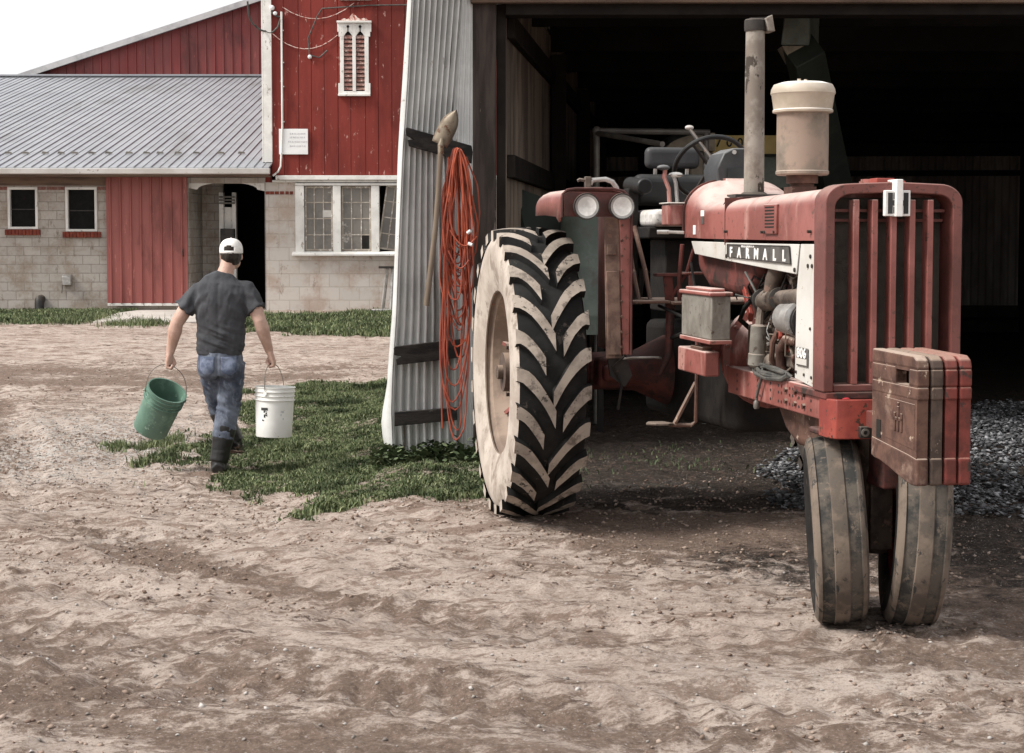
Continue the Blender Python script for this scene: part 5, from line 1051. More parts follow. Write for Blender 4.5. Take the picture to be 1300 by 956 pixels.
w = MB(); w.tube(P, .0075, 7); w.tube([(-.28, .77, 1.02), (-.285, .72, 1.005), (-.29, .55, 1.0), (-.285, .36, 1.01), (-.28, .30, 1.03)], .013, 8); cbl = w.build('power_cable', M['wire'], T)
w = MB(); w.lathe((-.295, .69, .885), (0, 0, -1), [(.008, 0), (.014, .008), (.015, .03), (.011, .04)], 10, cap=True); w.build('plug', M['pipe'], cbl)
# more plumbing, castings and wiring on the engine's side
re2 = random.Random(21)
w = MB()
for k in range(6): v = .28+.12*k; w.tube([(-.165, v, 1.30), (-.20, v+.01, 1.27), (-.215, v+.03, 1.20), (-.20, .9-.04*k, 1.13)], .0045, 6)
w.build('injector_pipes', M['alu'], T)
w = MB()
for v, z, r in ((.24, 1.13, .03), (.40, 1.10, .035), (.55, 1.16, .03), (.66, 1.12, .028), (.90, 1.28, .04), (1.02, 1.18, .035), (.95, 1.36, .03), (.78, 1.44, .035), (.45, 1.44, .03)): w.lathe((-.15, v, z), (-1, 0, .1), [(r, 0), (r, .04), (r*.7, .045), (r*.7, .07), (r*.3, .075)], 12, cap=True)
w.build('engine_ports', M['tanmetal'], T)
w = MB(); w.tube([(-.18, 1.1, 1.18), (-.26, 1.06, 1.24), (-.27, .96, 1.30), (-.24, .90, 1.36), (-.2, .85, 1.42)], .012, 8); w.tube([(-.18, .9, 1.08), (-.24, .88, 1.17), (-.25, .82, 1.22), (-.20, .78, 1.30)], .009, 8); w.build('oil_hose', M['rubber'], T)
w = MB(); w.tube([(-.20, .62, 1.0), (-.255, .60, 1.08), (-.26, .57, 1.16), (-.22, .55, 1.26)], .014, 8); w.tube([(-.19, .42, 1.02), (-.23, .38, 1.10), (-.22, .33, 1.13)], .010, 8); w.build('coolant_pipe', M['weight_brown'], T)
for a_, b_, c_, d_ in (((-.21, 1.15, 1.40), (-.23, .98, 1.25), .02, .05), ((-.22, .60, 1.36), (-.24, .52, 1.18), .018, .045), ((-.20, 1.0, 1.06), (-.24, .86, 1.06), .03, .05)): w = MB(); w.bar(a_, b_, c_, d_); w.build('engine_bracket', M['bolster_red'], T, bevel=.004)
w = MB()
for k in range(5): v0 = .3+.16*k; w.tube([(-.17, v0, 1.42), (-.225, v0+.02, 1.46+re2.uniform(-.02, .03)), (-.23, v0+.09, 1.40), (-.19, v0+.12, 1.33)], .0055, 6)
w.build('wiring', M['rubber'], T)
w = MB(); w.tube([(-.33, 1.42, 1.30), (-.30, 1.7, 1.36), (-.25, 1.95, 1.50)], .008, 6); w.tube([(-.30, 1.42, 1.12), (-.33, 1.7, 1.15), (-.34, 2.0, 1.10)], .012, 6); w.tube([(-.26, 1.42, 1.24), (-.30, 1.75, 1.20), (-.40, 2.05, 1.27)], .009, 6); w.build('hydraulic_hose', M['rubber'], T)
w = MB(); w.tube([(-.30, 1.95, 1.60), (-.31, 1.97, 1.42), (-.30, 2.0, 1.30)], .012, 8); w.tube([(-.22, 1.96, 1.62), (-.26, 2.0, 1.45), (-.33, 2.04, 1.32)], .010, 8); w.build('linkage_rod', M['tred_dark'], T)
# battery box and toolbox
w = MB(); w.box(-.47, -.375, .84, 1.35, 1.155, 1.36); bb = w.build('battery_box', M['batt'], T, bevel=.006)
w = MB(); w.box(-.482, -.365, .83, 1.362, 1.361, 1.380); w.box(-.462, -.39, .88, 1.31, 1.381, 1.396); w.build('battery_lid', M['tred'], bb, bevel=.006)
w = MB(); w.box(-.478, -.37, .835, 1.355, 1.135, 1.154); w.build('battery_tray', M['tred'], bb, bevel=.003)
w = MB(); w.box(-.46, -.385, .98, 1.45, .972, 1.092); tb_ = w.build('tool_box', M['tred'], T, bevel=.008)
w = MB(); w.box(-.452, -.40, 1.05, 1.25, 1.0925, 1.108); w.build('tool_box_lid', M['weight_brown'], tb_, bevel=.003)
w = MB(); w.box(-.385, -.25, 1.30, 1.40, 1.04, 1.12); w.build('battery_bracket', M['tred_dark'], T, smooth=0)
# steps, pedals
def zz_(*p): return p
w = MB(); w.box(-.60, -.36, 1.95, 2.12, 1.285, 1.30); w.box(-.36, .36, 1.9, 2.6, 1.28, 1.295); w.build('platform', M['weight_brown'], T, bevel=.003)
w = MB(); w.prism([(-.62, 1.98, .985), (-.58, 1.96, .995), (-.42, 1.96, .995), (-.40, 1.98, .985), (-.42, 2.1, .985), (-.6, 2.1, .985)], (0, 0, .010)); w.build('foot_plate', M['alu'], T, bevel=.003)
w = MB(); w.prism([(-.61, 1.50, .688), (-.575, 1.44, .690), (-.51, 1.43, .690), (-.47, 1.48, .686), (-.50, 1.58, .686), (-.58, 1.58, .686)], (0, 0, .012)); stp = w.build('step', M['tanmetal'], T, bevel=.003)
w = MB(); w.tube([(-.49, 1.5, .687), (-.375, 1.5, .683), (-.35, 1.5, .70), (-.345, 1.5, .96)], .011, 8); w.bar((-.46, 1.5, .695), (-.345, 1.52, .90), .012, .035, (0, 1, 0)); w.build('step_bracket', M['weight_brown'], stp)
w = MB(); w.box(-.43, -.30, 1.99, 2.06, 1.428, 1.446); w.bar((-.36, 2.02, 1.43), (-.335, 2.05, 1.25), .05, .02, (0, 1, 0)); w.tube([(-.335, 2.05, 1.25), (-.345, 2.05, 1.0), (-.38, 2.1, .90)], [.025, .022, .018], 8); w.build('clutch_pedal', M['tred_dark'], T, bevel=.004)
w = MB(); w.box(-.30, -.18, 1.96, 2.03, 1.44, 1.452); w.bar((-.24, 1.99, 1.44), (-.22, 2.02, 1.20), .03, .02, (0, 1, 0)); w.build('brake_pedal', M['tred'], T, bevel=.004)
w = MB(); w.tube([(-.45, 2.6, 1.70), (-.43, 2.5, 1.45), (-.42, 2.4, 1.28)], .013, 8); w.tube([(-.40, 2.6, 1.70), (-.36, 2.5, 1.45), (-.355, 2.4, 1.28)], .013, 8); w.build('brake_rod', M['weight_brown'], T)
# rear axle
w = MB(); w.lathe((-.80, 2.6, .88), (1, 0, 0), [(.09, 0), (.09, .12), (.105, .13), (.115, .40), (.20, .58), (.20, 1.02), (.115, 1.2), (.105, 1.47), (.09, 1.48), (.09, 1.6)], 20, cap=True); w.build('rear_axle', M['tred_dark'], T, bevel=.004)
w = MB(); w.box(-.66, -.50, 2.36, 2.5, .80, .97); w.box(-.64, -.52, 2.30, 2.38, .84, .93); w.build('axle_bracket', M['tred_dark'], T, bevel=.02)
# rear wheels
RO, RB = .815, .772
def rear_wheel(cx, side):
    root = MB(); s = side
    prof = [(.455, .16), (.475, .165), (.465, .14), (.435, .125), (.425, .08), (.41, .05), (.40, .0), (.36, -.02), (.28, .0), (.22, .02), (.16, .03), (.15, .08), (.09, .085), (.0, .086)]
    root.lathe((0, 0, 0), (s, 0, 0), [(r, h) for r, h in prof], 48)
    root.lathe((0, 0, 0), (s, 0, 0), [(.475, .165), (.475, -.16), (.44, -.15), (.40, -.02), (.20, -.0)], 48)
    wh = root.build('rear_wheel', M['rim'], T, smooth=30, loc=(cx, 2.6, .88))
    m = MB(); pr_ = [(.46, .165, 2), (.52, .185, 2), (.56, .195, 2), (.64, .203, 2), (.70, .200, 2), (.735, .190, 2), (.758, .178, 2), (.770, .13, 0), (.777, 0, 0), (.770, -.13, 0), (.758, -.178, 0), (.735, -.190, 0), (.64, -.203, 2), (.52, -.185, 2), (.46, -.165, 2)]
    m.lathe((0, 0, 0), (s, 0, 0), [(r, h) for r, h, _ in pr_], 96, mats=[q[2] for q in pr_[1:]])
    NL = 25
    for sd_ in (-1, 1):
        for i in range(NL):
            a0 = 2*math.pi*(i+(.5 if sd_ > 0 else 0))/NL
            n = 7; L = []
            for k in range(n+1):
                t_ = k/n; lg = .206 if i % 2 == (0 if sd_ < 0 else 1) else .150; uu = sd_*(.198-lg*t_); ph = a0+(.30 if lg > .2 else .205)*t_**1.7
                dw = (.039+.006*t_)/RO*(.85+.3*vn(np.array([k*.9+i*7.]), np.array([sd_*3.+i]), 5)[0])
                rt = RO-.020*abs(uu/.2)**2.2; rb_ = .755 if abs(uu) > .17 else .770; L.append((uu, ph, dw, rt, rb_))
            vs = []
            for uu, ph, dw, rt, rb_ in L:
                sl_ = 1.0
                for dd, rr in ((-dw*1.22, rb_-.012), (-dw, rt), (dw, rt), (dw*1.22, rb_-.012)):
                    a = ph+dd; vs.append((uu, -rr*math.sin(a), rr*math.cos(a)))
            b = len(m.v); m.v += vs
            def fc(f, mi): m.f.append(tuple(q+b for q in f)); m.m.append(mi)
            for k in range(n):
                q = k*4; fc((q, q+4, q+5, q+1), 0); fc((q+1, q+5, q+6, q+2), 1); fc((q+2, q+6, q+7, q+3), 0)
            fc((0, 1, 2, 3), 2); fc((n*4+3, n*4+2, n*4+1, n*4), 0)
    m.build('tyre', [M['rubber'], M['tyredust'], M['sidewall']], wh, smooth=38)
    m = MB(); m.cyl((s*.03, 0, 0), (s*.17, 0, 0), .040, 20); m.cyl((s*.10, 0, 0), (s*.14, 0, 0), .11, 20)
    for an in range(0, 360, 45): a = R(an); m.cyl((s*.06, .19*math.cos(a), .19*math.sin(a)), (s*.095, .19*math.cos(a), .19*math.sin(a)), .018, 6)
    m.build('hub', M['weight_grey'], wh)
    for an in range(20, 380, 60): m = MB(); a = R(an); m.cyl((s*-.0, .35*math.cos(a), .35*math.sin(a)), (s*.05, .35*math.cos(a), .35*math.sin(a)), .018, 8); m.bar((s*.0, .30*math.cos(a), .30*math.sin(a)), (s*.06, .41*math.cos(a), .41*math.sin(a)), .04, .02); m.build('rim_clamp', M['tred'], wh)
    return wh
rear_wheel(-1.02, -1); rear_wheel(.96, 1)
# fenders with headlights
for s in (-1, 1):
    off = 0 if s < 0 else -.07
    def X(u): return (u if s < 0 else -u+off)
    w = MB()
    # flat top, rolled edges, inner wall
    sec = [(-.615, 1.02), (-.612, 1.80), (-.622, 1.845), (-.65, 1.872), (-.70, 1.884), (-.90, 1.886), (-.945, 1.880), (-.965, 1.862), (-.972, 1.84), (-.974, 1.765)]
    secs = []
    for v in (1.885, 1.92, 2.0, 2.3, 2.5, 2.57):
        dr = .0 if v < 2.4 else (.012 if v < 2.55 else .03); lip = 1.722 if v < 1.9 else 1.716 if v < 1.95 else 1.745 if v < 2.1 else 1.757
        secs.append([(X(u), v, (z-dr if 1.5 < z and i < 9 else (lip if i == 9 else z))) for i, (u, z) in enumerate(sec)])
    loft(w, secs, cap=False)
    fd = w.build('fender', M['tred'], T, smooth=50); so_ = fd.modifiers.new('s', 'SOLIDIFY'); so_.thickness = .006; so_.offset = 0
    w = MB(); w.prism([(X(-.955), 1.885, 1.745), (X(-.955), 1.885, 1.862), (X(-.93), 1.885, 1.875), (X(-.65), 1.885, 1.870), (X(-.622), 1.885, 1.845), (X(-.615), 1.885, 1.745)], (0, .012, 0)); fp = w.build('lamp_panel', M['lampred'], fd, bevel=.003)
    w = MB(); w.tube([(X(-.60), 1.86, 1.02), (X(-.60), 1.86, 1.80), (X(-.615), 1.86, 1.85), (X(-.645), 1.86, 1.878), (X(-.70), 1.86, 1.890), (X(-.90), 1.86, 1.890), (X(-.945), 1.86, 1.883), (X(-.968), 1.86, 1.862), (X(-.974), 1.86, 1.74)], .007, 6); w.build('fender_edge', M['lampred'], fd)
    w = MB(); w.prism([(X(-.66), 1.88, 1.74), (X(-.60), 1.88, 1.74), (X(-.605), 1.88, 1.02), (X(-.64), 1.88, 1.02)], (0, .014, 0)); w.build('fender_front_flange', M['tred'], fd, bevel=.003)
    w = MB(); w.prism([(X(-.74), 1.885, 1.74), (X(-.662), 1.885, 1.74), (X(-.642), 1.885, 1.0), (X(-.728), 1.885, 1.0)], (0, .012, 0)); bpn = w.build('mounting_plate', M['fendpanel'], fd, bevel=.003)
    w = MB(); w.prism([(X(-.732), 1.872, 1.46), (X(-.662), 1.872, 1.46), (X(-.65), 1.872, 1.02), (X(-.722), 1.872, 1.02)], (0, .010, 0)); w.box(min(X(-.728), X(-.678)), max(X(-.728), X(-.678)), 1.872, 1.884, 1.545, 1.60); w.build('bolted_plate', M['fendpanel'], bpn, bevel=.003)
    w = MB()
    for z in np.linspace(1.06, 1.70, 9): w.cyl((X(-.648), 1.868, z), (X(-.648), 1.88, z), .007, 8)
    w.build('flange_bolt', M['weight_brown'], bpn)
    for u in (-.852, -.664):
        c_ = (X(u), 1.84, 1.797); w = MB(); w.lathe(c_, (0, 1, 0), [(.058, -.035), (.068, -.04), (.070, -.03), (.066, .0), (.05, .035), (.02, .05)], 28); hl = w.build('headlight', M['blackmetal'], fp)
        w = MB(); w.lathe(c_, (0, 1, 0), [(.0, -.030), (.03, -.032), (.050, -.038), (.0625, -.040)], 28, mats=[0, 0, 1]); w.build('lens', [M['lens'], M['lensrim']], hl)
    if s < 0:
        w = MB(); w.tube([(-.80, 1.95, 1.915), (-.79, 1.95, 1.937), (-.72, 1.95, 1.943), (-.68, 1.96, 1.93), (-.655, 1.97, 1.90), (-.65, 1.97, 1.88)], .013, 10); hp = w.build('hydraulic_pipe', M['alu'], fd)
        w = MB(); w.box(-.832, -.80, 1.93, 1.965, 1.90, 1.955); w.tube([(-.83, 1.945, 1.935), (-.86, 1.945, 1.94), (-.872, 1.945, 1.932)], .009, 8); w.box(-.84, -.74, 1.92, 1.98, 1.888, 1.90); w.build('pipe_fitting', M['tanmetal'], hp, bevel=.003)
        w = MB(); w.prism([(-.70, 1.99, 1.02), (-.60, 1.99, 1.02), (-.56, 1.99, .90), (-.60, 1.99, .84), (-.68, 1.99, .90)], (0, .02, 0)); w.tube([(-.60, 1.98, 1.01), (-.67, 1.98, .95), (-.62, 1.98, .85), (-.64, 1.98, .72)], .008, 6); w.build('fender_stay', M['blackmetal'], fd, smooth=0)
# front bolster, weights
w = MB(); P = [(-.285, -.10), (-.285, -.20), (-.262, -.245), (-.22, -.26), (-.03, -.26), (-.03, -.235), (-.215, -.235), (-.24, -.225), (-.262, -.19), (-.262, -.10)]
w.prism([(x, y, .812) for x, y in P], (0, 0, .162)); bo = w.build('front_bracket', M['bolster_red'], T, bevel=.004)
w = MB(); w.prism([(-x, y, .812) for x, y in P][::-1], (0, 0, .162)); w.build('front_bracket', M['bolster_red'], T, bevel=.004)
w = MB(); w.box(-.275, .275, -.23, .05, .808, .835); w.box(-.06, .06, -.25, .1, .60, .96); w.build('bolster', M['tred_dark'], T, bevel=.01)
w = MB(); w.box(-.175, -.03, -.285, -.2605, .818, .866); pl_ = w.build('drawbar_plate', M['blackmetal'], bo, bevel=.004)
w = MB()
for u in (-.155, -.10, -.055): w.lathe((u, -.287, .842), (0, -1, 0), [(.009, 0), (.017, .001), (.017, .006), (.009, .007)], 14)
w.build('plate_ring', M['pipe'], pl_)
w = MB(); w.box(-.255, -.04, -.228, -.105, .84, .935); w.build('bracket_shade_fill', M['shade_black'], bo, smooth=0)  # dark block added inside the bracket as painted shade
w = MB(); w.lathe((-.20, -.17, .945), (0, 0, 1), [(.026, 0), (.026, .028), (.02, .032), (0, .033)], 16); w.build('filler_cap', M['amber'], bo)
w = MB(); w.box(-.14, .10, -.53, -.245, .86, .93); w.box(-.10, .04, -.50, -.24, .82, .862); w.build('weight_bracket', M['tred_dark'], T, bevel=.005)
wm = [M['weight_brown'], M['weight_grey'], M['weight_red'], M['weight_red']]
yb, yf = -.525, -.955
for k in range(4):
    x0 = -.222+.0558*k; x1 = x0+.043
    def zz(y): return 0
    # outline in the (y, z) plane: y from back to front
    low = [(yb, .90), (yb, .785), (yb-.03, .778), (yb-.09, .775), (yb-.17, .762), (yb-.26, .742), (yb-.34, .728), (yb-.385, .722), (yf+.01, .724), (yf, .735)]
    out = low+[(yf, 1.155), (yf+.012, 1.18), (yf+.035, 1.192), (yb, 1.197), (yb, 1.0)]
    # slot for the handle: split the plate round it
    ha, hb, hz0, hz1 = yf+.075, yf+.20, 1.085, 1.14
    w = MB()
    c1 = [(yb, .90)]+low[1:]+[(yf, hz0), (yb, hz0)]; w.prism([(x0, y, z) for y, z in c1], (x1-x0, 0, 0))
    w.prism([(x0, y, z) for y, z in [(yf, hz1), (yf, 1.155), (yf+.012, 1.18), (yf+.035, 1.192), (yb, 1.197), (yb, hz1)]], (x1-x0, 0, 0))
    w.prism([(x0, y, z) for y, z in [(yf, hz0), (yf, hz1), (ha, hz1), (ha+.0, hz0)]], (x1-x0, 0, 0)); w.prism([(x0, y, z) for y, z in [(hb, hz0), (hb, hz1), (yb, hz1), (yb, hz0)]], (x1-x0, 0, 0))
    wt = w.build('suitcase_weight', wm[k], T, smooth=0, label=['brown chipped suitcase weight on the near side', 'grey-brown suitcase weight', 'red suitcase weight', 'red suitcase weight on the far side'][k])
    # thicker rims top and bottom, raised panel in between
    w = MB(); e = .003
    for (za, zb_) in ((1.03, 1.085),):
        w.box(x0-e, x1+e, yf-.006, yb+.002, 1.035, 1.0845)
    w.box(x0-e, x1+e, yf-.006, yf+.075, 1.0845, 1.150); w.box(x0-e, x1+e, yf+.20, yb+.002, 1.0845, 1.150)
    w.prism([(x0-e, y, z) for y, z in [(yf-.006, 1.150), (yf+.006, 1.185), (yf+.035, 1.199), (yb+.002, 1.203), (yb+.002, 1.150)]], (x1-x0+e*2, 0, 0))
    w.prism([(x0-e, y, z) for y, z in [(yb+.002, .86), (yb+.002, .781), (yb-.09, .771), (yb-.17, .757), (yb-.26, .738), (yb-.34, .723), (yb-.385, .717), (yf-.006, .72), (yf-.006, .822), (yf+.08, .832)]], (x1-x0+e*2, 0, 0))
    w.build('weight_rim', wm[k], wt, smooth=0, bevel=.009, seg=3)
    if k == 0:
        w = MB(); w.prism([(x0-.002, y, z) for y, z in [(yf+.02, .85), (yf+.02, 1.02), (yf+.30, 1.025), (yf+.30, .87)]], (.004, 0, 0)); w.build('raised_panel', wm[0], wt, bevel=.0015)
        w = MB(); ym = yf+.165
        for a, b, c, d in ((-.008, .008, .905, 1.0), (-.04, -.024, .905, .975), (.024, .04, .905, .975), (-.04, .04, .945, .958), (-.008, .008, 1.005, 1.015)): w.box(x0-.007, x0-.0015, ym+a, ym+b, c, d)
        w.build('cast_letters', wm[0], wt, bevel=.002)
        w = MB(); w.box(x0-.0025, x0+.001, yb-.09, yb-.05, .86, .93); w.build('mount_slot', M['dark'], wt, smooth=0)
    else: pass
# front pedestal and wheels
w = MB(); w.lathe((0, -.03, .30), (0, 0, 1), [(.05, 0), (.065, .05), (.065, .30), (.09, .36), (.09, .52)], 20, cap=True); w.box(-.05, .05, -.10, .05, .32, .62); w.build('front_pedestal', M['grease'], T, bevel=.006)
def front_wheel(cx, s):
    m = MB(); r0 = .405
    half = [(.20, .085, 2), (.235, .10, 2), (.30, .112, 2), (.35, .110, 2), (.372, .104, 0), (.386, .098, 0), (.394, .086, 0), (.395, .082, 0), (.389, .078, 1), (.394, .055, 1), (.397, .032, 1), (.404, .028, 0), (.406, .012, 0)]
    pr_ = half+[(r, -h, k) for r, h, k in reversed(half[:])]
    mats = [q[2] for q in pr_[1:]]; n2 = len(half)
    mats = [q[2] for q in half[1:]]+[0]+[half[i][2] for i in range(n2-1, 0, -1)]
    m.lathe((0, 0, 0), (1, 0, 0), [(r, h) for r, h, _ in pr_], 72, mats=mats)
    o = MB(); o.lathe((0, 0, 0), (s, 0, 0), [(.205, .085), (.19, .09), (.175, .05), (.10, .03), (.06, .06), (0, .065)], 36); o.lathe((0, 0, 0), (s, 0, 0), [(.205, .085), (.205, -.085), (.17, -.06), (.06, .0)], 36)
    wh = o.build('front_wheel', M['bolster_red'], T, loc=(cx*math.cos(R(17)), -.02-cx*math.sin(R(17)), .395), rot=(0, R(3.6)*s, R(-17)))
    m.build('tyre', [M['fribdust'], M['fgroove'], M['rubber']], wh, smooth=32)
    return wh
front_wheel(-.165, -1); front_wheel(.165, 1)
w = MB(); w.cyl((-.14, -.02, .395), (.14, -.02, .395), .035, 14); w.build('front_axle', M['blackmetal'], T)
print('P4 ok')

# ---------------- the man walking away with two buckets ----------------
PX, PY = (280-650)/F*12.56, 12.56; PZ = -.118
man_ = empty('person', (PX, PY, PZ), 0, 'person in white backwards cap, dark t-shirt and jeans walking away with two buckets', 'person')
def nz3(co, s, seed=0): return fbm(co[:, 0]*s+co[:, 1]*s*.7+seed, co[:, 2]*s+co[:, 1]*s*.3, 3, 200+seed)-.5
LS, LE, LWr, LH = Vector((-.180, .02, 1.365)), Vector((-.322, -.02, 1.125)), Vector((-.382, .02, .905)), Vector((-.398, .035, .80))
RS, RE, RW, RH = Vector((.200, .02, 1.37)), Vector((.292, -.03, 1.145)), Vector((.352, .03, .915)), Vector((.385, .045, .815))
b = MB()
# trunk, neck, head, arms and legs joined into one skin
b.tube([(0, 0, .78), (-.01, 0, .95), (0, 0, 1.1), (.01, .01, 1.28), (.012, .02, 1.40), (.02, .03, 1.46)], [(.15, .10), (.155, .10), (.15, .095), (.175, .10), (.17, .095), (.08, .07)], 20, side=(1, 0, 0))
b.tube([(.02, .025, 1.42), (.03, .03, 1.49), (.045, .045, 1.54), (.055, .06, 1.59)], [(.10, .075), (.062, .062), (.056, .060), (.058, .062)], 20, side=(1, 0, 0))
HC = Vector((.068, .075, 1.635)); b.ball(HC, .1, 20, (.76, .96, 1.12)); b.ball(HC+Vector((.01, .055, -.065)), .06, 16, (.85, .8, .8))
b.ball(HC+Vector((.012, .10, -.02)), .018, 8, (.8, 1.3, 1.2)); 
for s in (-1, 1): b.ball(HC+Vector((s*.078, .01, -.022)), .020, 10, (.35, .8, 1.3))
for S0, E0, W0 in ((LS, LE, LWr), (RS, RE, RW)):
    b.tube([S0+Vector((0, 0, .0)), S0.lerp(E0, .35), S0.lerp(E0, .75), E0, E0.lerp(W0, .25), E0.lerp(W0, .6), W0], [.045, .056, .053, .048, .053, .042, (.030, .034)], 16)
hands = []
for W0, H0, s in ((LWr, LH, -1), (RW, RH, 1)):
    d = (H0-W0).normalized(); pc = W0+d*.05; K = 1.22
    b.tube([W0-d*.01, W0+d*.025, W0+d*.06, W0+d*.09], [(.027, .032), (.025, .043), (.024, .050), (.021, .047)], 14, side=(s*1.0, .15, 0))
    # four fingers curling round the wire, one by one; thumb closing against them
    for k, (fy, L) in enumerate(((-.037, .084), (-.012, .095), (.012, .090), (.036, .075))):
        q0 = W0+d*.075+Vector((s*.006, fy, 0)); q1 = q0+Vector((s*.004, fy*.05, -.030*L/.075)); q2 = q1+Vector((-s*.030, 0, -.010)); q3 = q2+Vector((-s*.013, 0, .024)); 
        b.tube([q0, q0.lerp(q1, .6), q1, q2, q3], [.0125, .0120, .0118, .0108, .0092], 10); b.ball(q3, .0092, 8); b.ball(q1, .0120, 8)
    t0 = W0+d*.030+Vector((-s*.006, .030, 0)); b.tube([t0, t0+Vector((-s*.014, .012, -.026)), t0+Vector((-s*.026, .002, -.050)), t0+Vector((-s*.030, -.014, -.062))], [.017, .0145, .013, .011], 10)
# legs inside the jeans
HL, HR = Vector((-.09, 0, .86)), Vector((.095, 0, .86)); KR, AR = Vector((.045, .035, .50)), Vector((-.018, -.02, .12)); KL, AL = Vector((-.06, .16, .50)), Vector((.055, .20, .24))
for H0, K0, A0 in ((HL, KL, AL), (HR, KR, AR)): b.tube([H0, H0.lerp(K0, .5), K0, K0.lerp(A0, .35), A0], [.06, .058, .05, .05, .035], 14)
body = remeshed(b, 'body', M['skin'], man_, .0055, 2)
# t-shirt
t_ = MB(); t_.tube([(-.015, 0, .885), (-.012, 0, .93), (-.005, -.002, 1.02), (.0, -.002, 1.14), (.005, -.002, 1.26), (.01, .004, 1.34), (.012, .012, 1.405), (.018, .020, 1.455), (.028, .028, 1.495)],
     [(.168, .118), (.178, .125), (.176, .122), (.182, .124), (.198, .128), (.208, .124), (.190, .108), (.130, .085), (.070, .072)], 28, side=(1, 0, 0))
for S0, E0, s in ((LS, LE, -1), (RS, RE, 1)):
    d = (E0-S0).normalized(); t_.tube([S0+Vector((-s*.08, 0, .015)), S0+Vector((-s*.01, 0, .0)), S0+d*.07, S0+d*.13, S0+d*.165+Vector((s*.010, 0, 0))], [.062, .070, .074, .078, .084], 18)
def wrinkle(co):
    x, y, z = co.T; w_ = np.exp(-((z-.98)/.14)**2)
    h = .018*w_*(fbm(x*5+3, z*30+x*12, 3, 300)-.5)*2+.011*(fbm(x*9+y*5, z*7-x*6, 3, 301)-.5)*2
    h += .007*np.sin((z*1.0+np.abs(x)*.9)*60+fbm(x*8, z*8, 2, 302)*9)*np.exp(-((z-1.28)/.10)**2)*(np.abs(x) > .08)
    sp_l = .004*np.exp(-(x/.012)**2)*((z > 1.0) & (z < 1.42)); return h-sp_l
remeshed(t_, 't_shirt', M['tee'], man_, .008, 4, wrinkle)
# jeans
j = MB(); j.tube([(-.008, 0, .74), (-.008, 0, .80), (-.01, 0, .87), (-.012, 0, .945)], [(.150, .115), (.172, .128), (.170, .124), (.158, .110)], 26, side=(1, 0, 0))
for s in (-1, 1): j.ball((s*.075, -.045, .80), .09, 14, (1, .95, 1.1))
j.tube([HR+Vector((-.005, 0, -.02)), HR.lerp(KR, .35), HR.lerp(KR, .7), KR, KR.lerp(AR, .3), KR.lerp(AR, .62)], [(.092, .100), (.096, .100), (.090, .095), (.086, .090), (.086, .088), (.082, .082)], 20, side=(1, 0, 0))
j.tube([HL+Vector((.005, 0, -.02)), HL.lerp(KL, .35), HL.lerp(KL, .7), KL, KL.lerp(AL, .3), KL.lerp(AL, .75)], [(.088, .098), (.088, .096), (.080, .088), (.072, .080), (.070, .078), (.066, .074)], 20, side=(1, 0, 0))
def jw(co):
    x, y, z = co.T; k = np.exp(-((z-.50)/.10)**2)+.8*np.exp(-((z-.68)/.07)**2)+.8*np.exp(-((z-.33)/.07)**2)
    return .0045*k*np.sin(z*70+x*60+fbm(x*9, z*9, 3, 310)*14)+.012*(fbm(x*8+y*6, z*8, 3, 311)-.5)*2-.006*np.exp(-((x+.01)/.007)**2)*((z > .68) & (z < .90) & (y < 0))
jn = remeshed(j, 'jeans', M['denim'], man_, .0075, 3, jw)
M['denimdark'] = pm('denim_pocket', (.075, .092, .14), (.16, .185, .25), 14, rough=.95, bump=.4)
for s in (-1, 1):   # back pockets laid on the seat
    cx_ = s*.082-.005; pts = [(-.062, .066), (.058, .062), (.052, -.045), (0, -.075), (-.054, -.048)]; w = MB()
    def sy(x, z):     # depth of the seat surface
        q = Vector((x, -1, z)); hit, loc, nn_, ix = jn.ray_cast(q, Vector((0, 1, 0))); return loc.y if hit else -.12
    n = 8; V_ = []
    for iy in range(n+1):
        z_ = .068-.143*iy/n
        hwid = .060-.008*iy/n if z_ > -.045 else .052*max(0, (z_+.078))/.033
        for ix in range(n+1): xx = cx_+hwid*(2*ix/n-1); V_.append((xx, sy(xx, .815+z_)-.004, .815+z_))
    w.add(V_, [(a*(n+1)+c_, (a+1)*(n+1)+c_, (a+1)*(n+1)+c_+1, a*(n+1)+c_+1) for a in range(n) for c_ in range(n)]); o = w.build('back_pocket', M['denimdark'], jn, smooth=60); o.modifiers.new('s', 'SOLIDIFY').thickness = .003
# boots
def boot(A0, K0, toe, lift, name='rubber_boot', pitch=0):
    w = MB(); d = (K0-A0).normalized(); w.tube([A0-d*.02, A0+d*.08, A0+d*.20, A0+d*.245], [(.070, .074), (.074, .074), (.084, .082), (.087, .084)], 18, side=(1, 0, 0))
    h = Vector((A0.x, A0.y-.03, lift)); f_ = Vector((0, math.cos(pitch), -math.sin(pitch)))
    w.tube([h+Vector((0, -.045, .045)), h+Vector((0, -.02, .05))+f_*.0, h+f_*.08+Vector((0, 0, .048)), h+f_*.17+Vector((.004, 0, .040)), h+f_*.225+Vector((.004, 0, .030))], [(.042, .038), (.054, .054), (.054, .050), (.054, .040), (.032, .024)], 16, side=(1, 0, 0))
    w.tube([A0-d*.03, h+Vector((0, 0, .05))], [(.062, .066), (.056, .06)], 16, side=(1, 0, 0))
    o = remeshed(w, name, M['boot'], man_, .006, 4, lambda co: .006*(fbm(co[:, 0]*8, co[:, 2]*26, 3, 320)-.5))
    w = MB(); w.tube([h+Vector((0, -.062, .010)), h+Vector((0, -.045, .008)), h+f_*.06+Vector((0, 0, .007)), h+f_*.16+Vector((.004, 0, .007)), h+f_*.235+Vector((.004, 0, .008))], [(.030, .012), (.052, .013), (.050, .010), (.056, .010), (.026, .010)], 14, side=(1, 0, 0)); w.build('sole', M['weight_brown'], o)
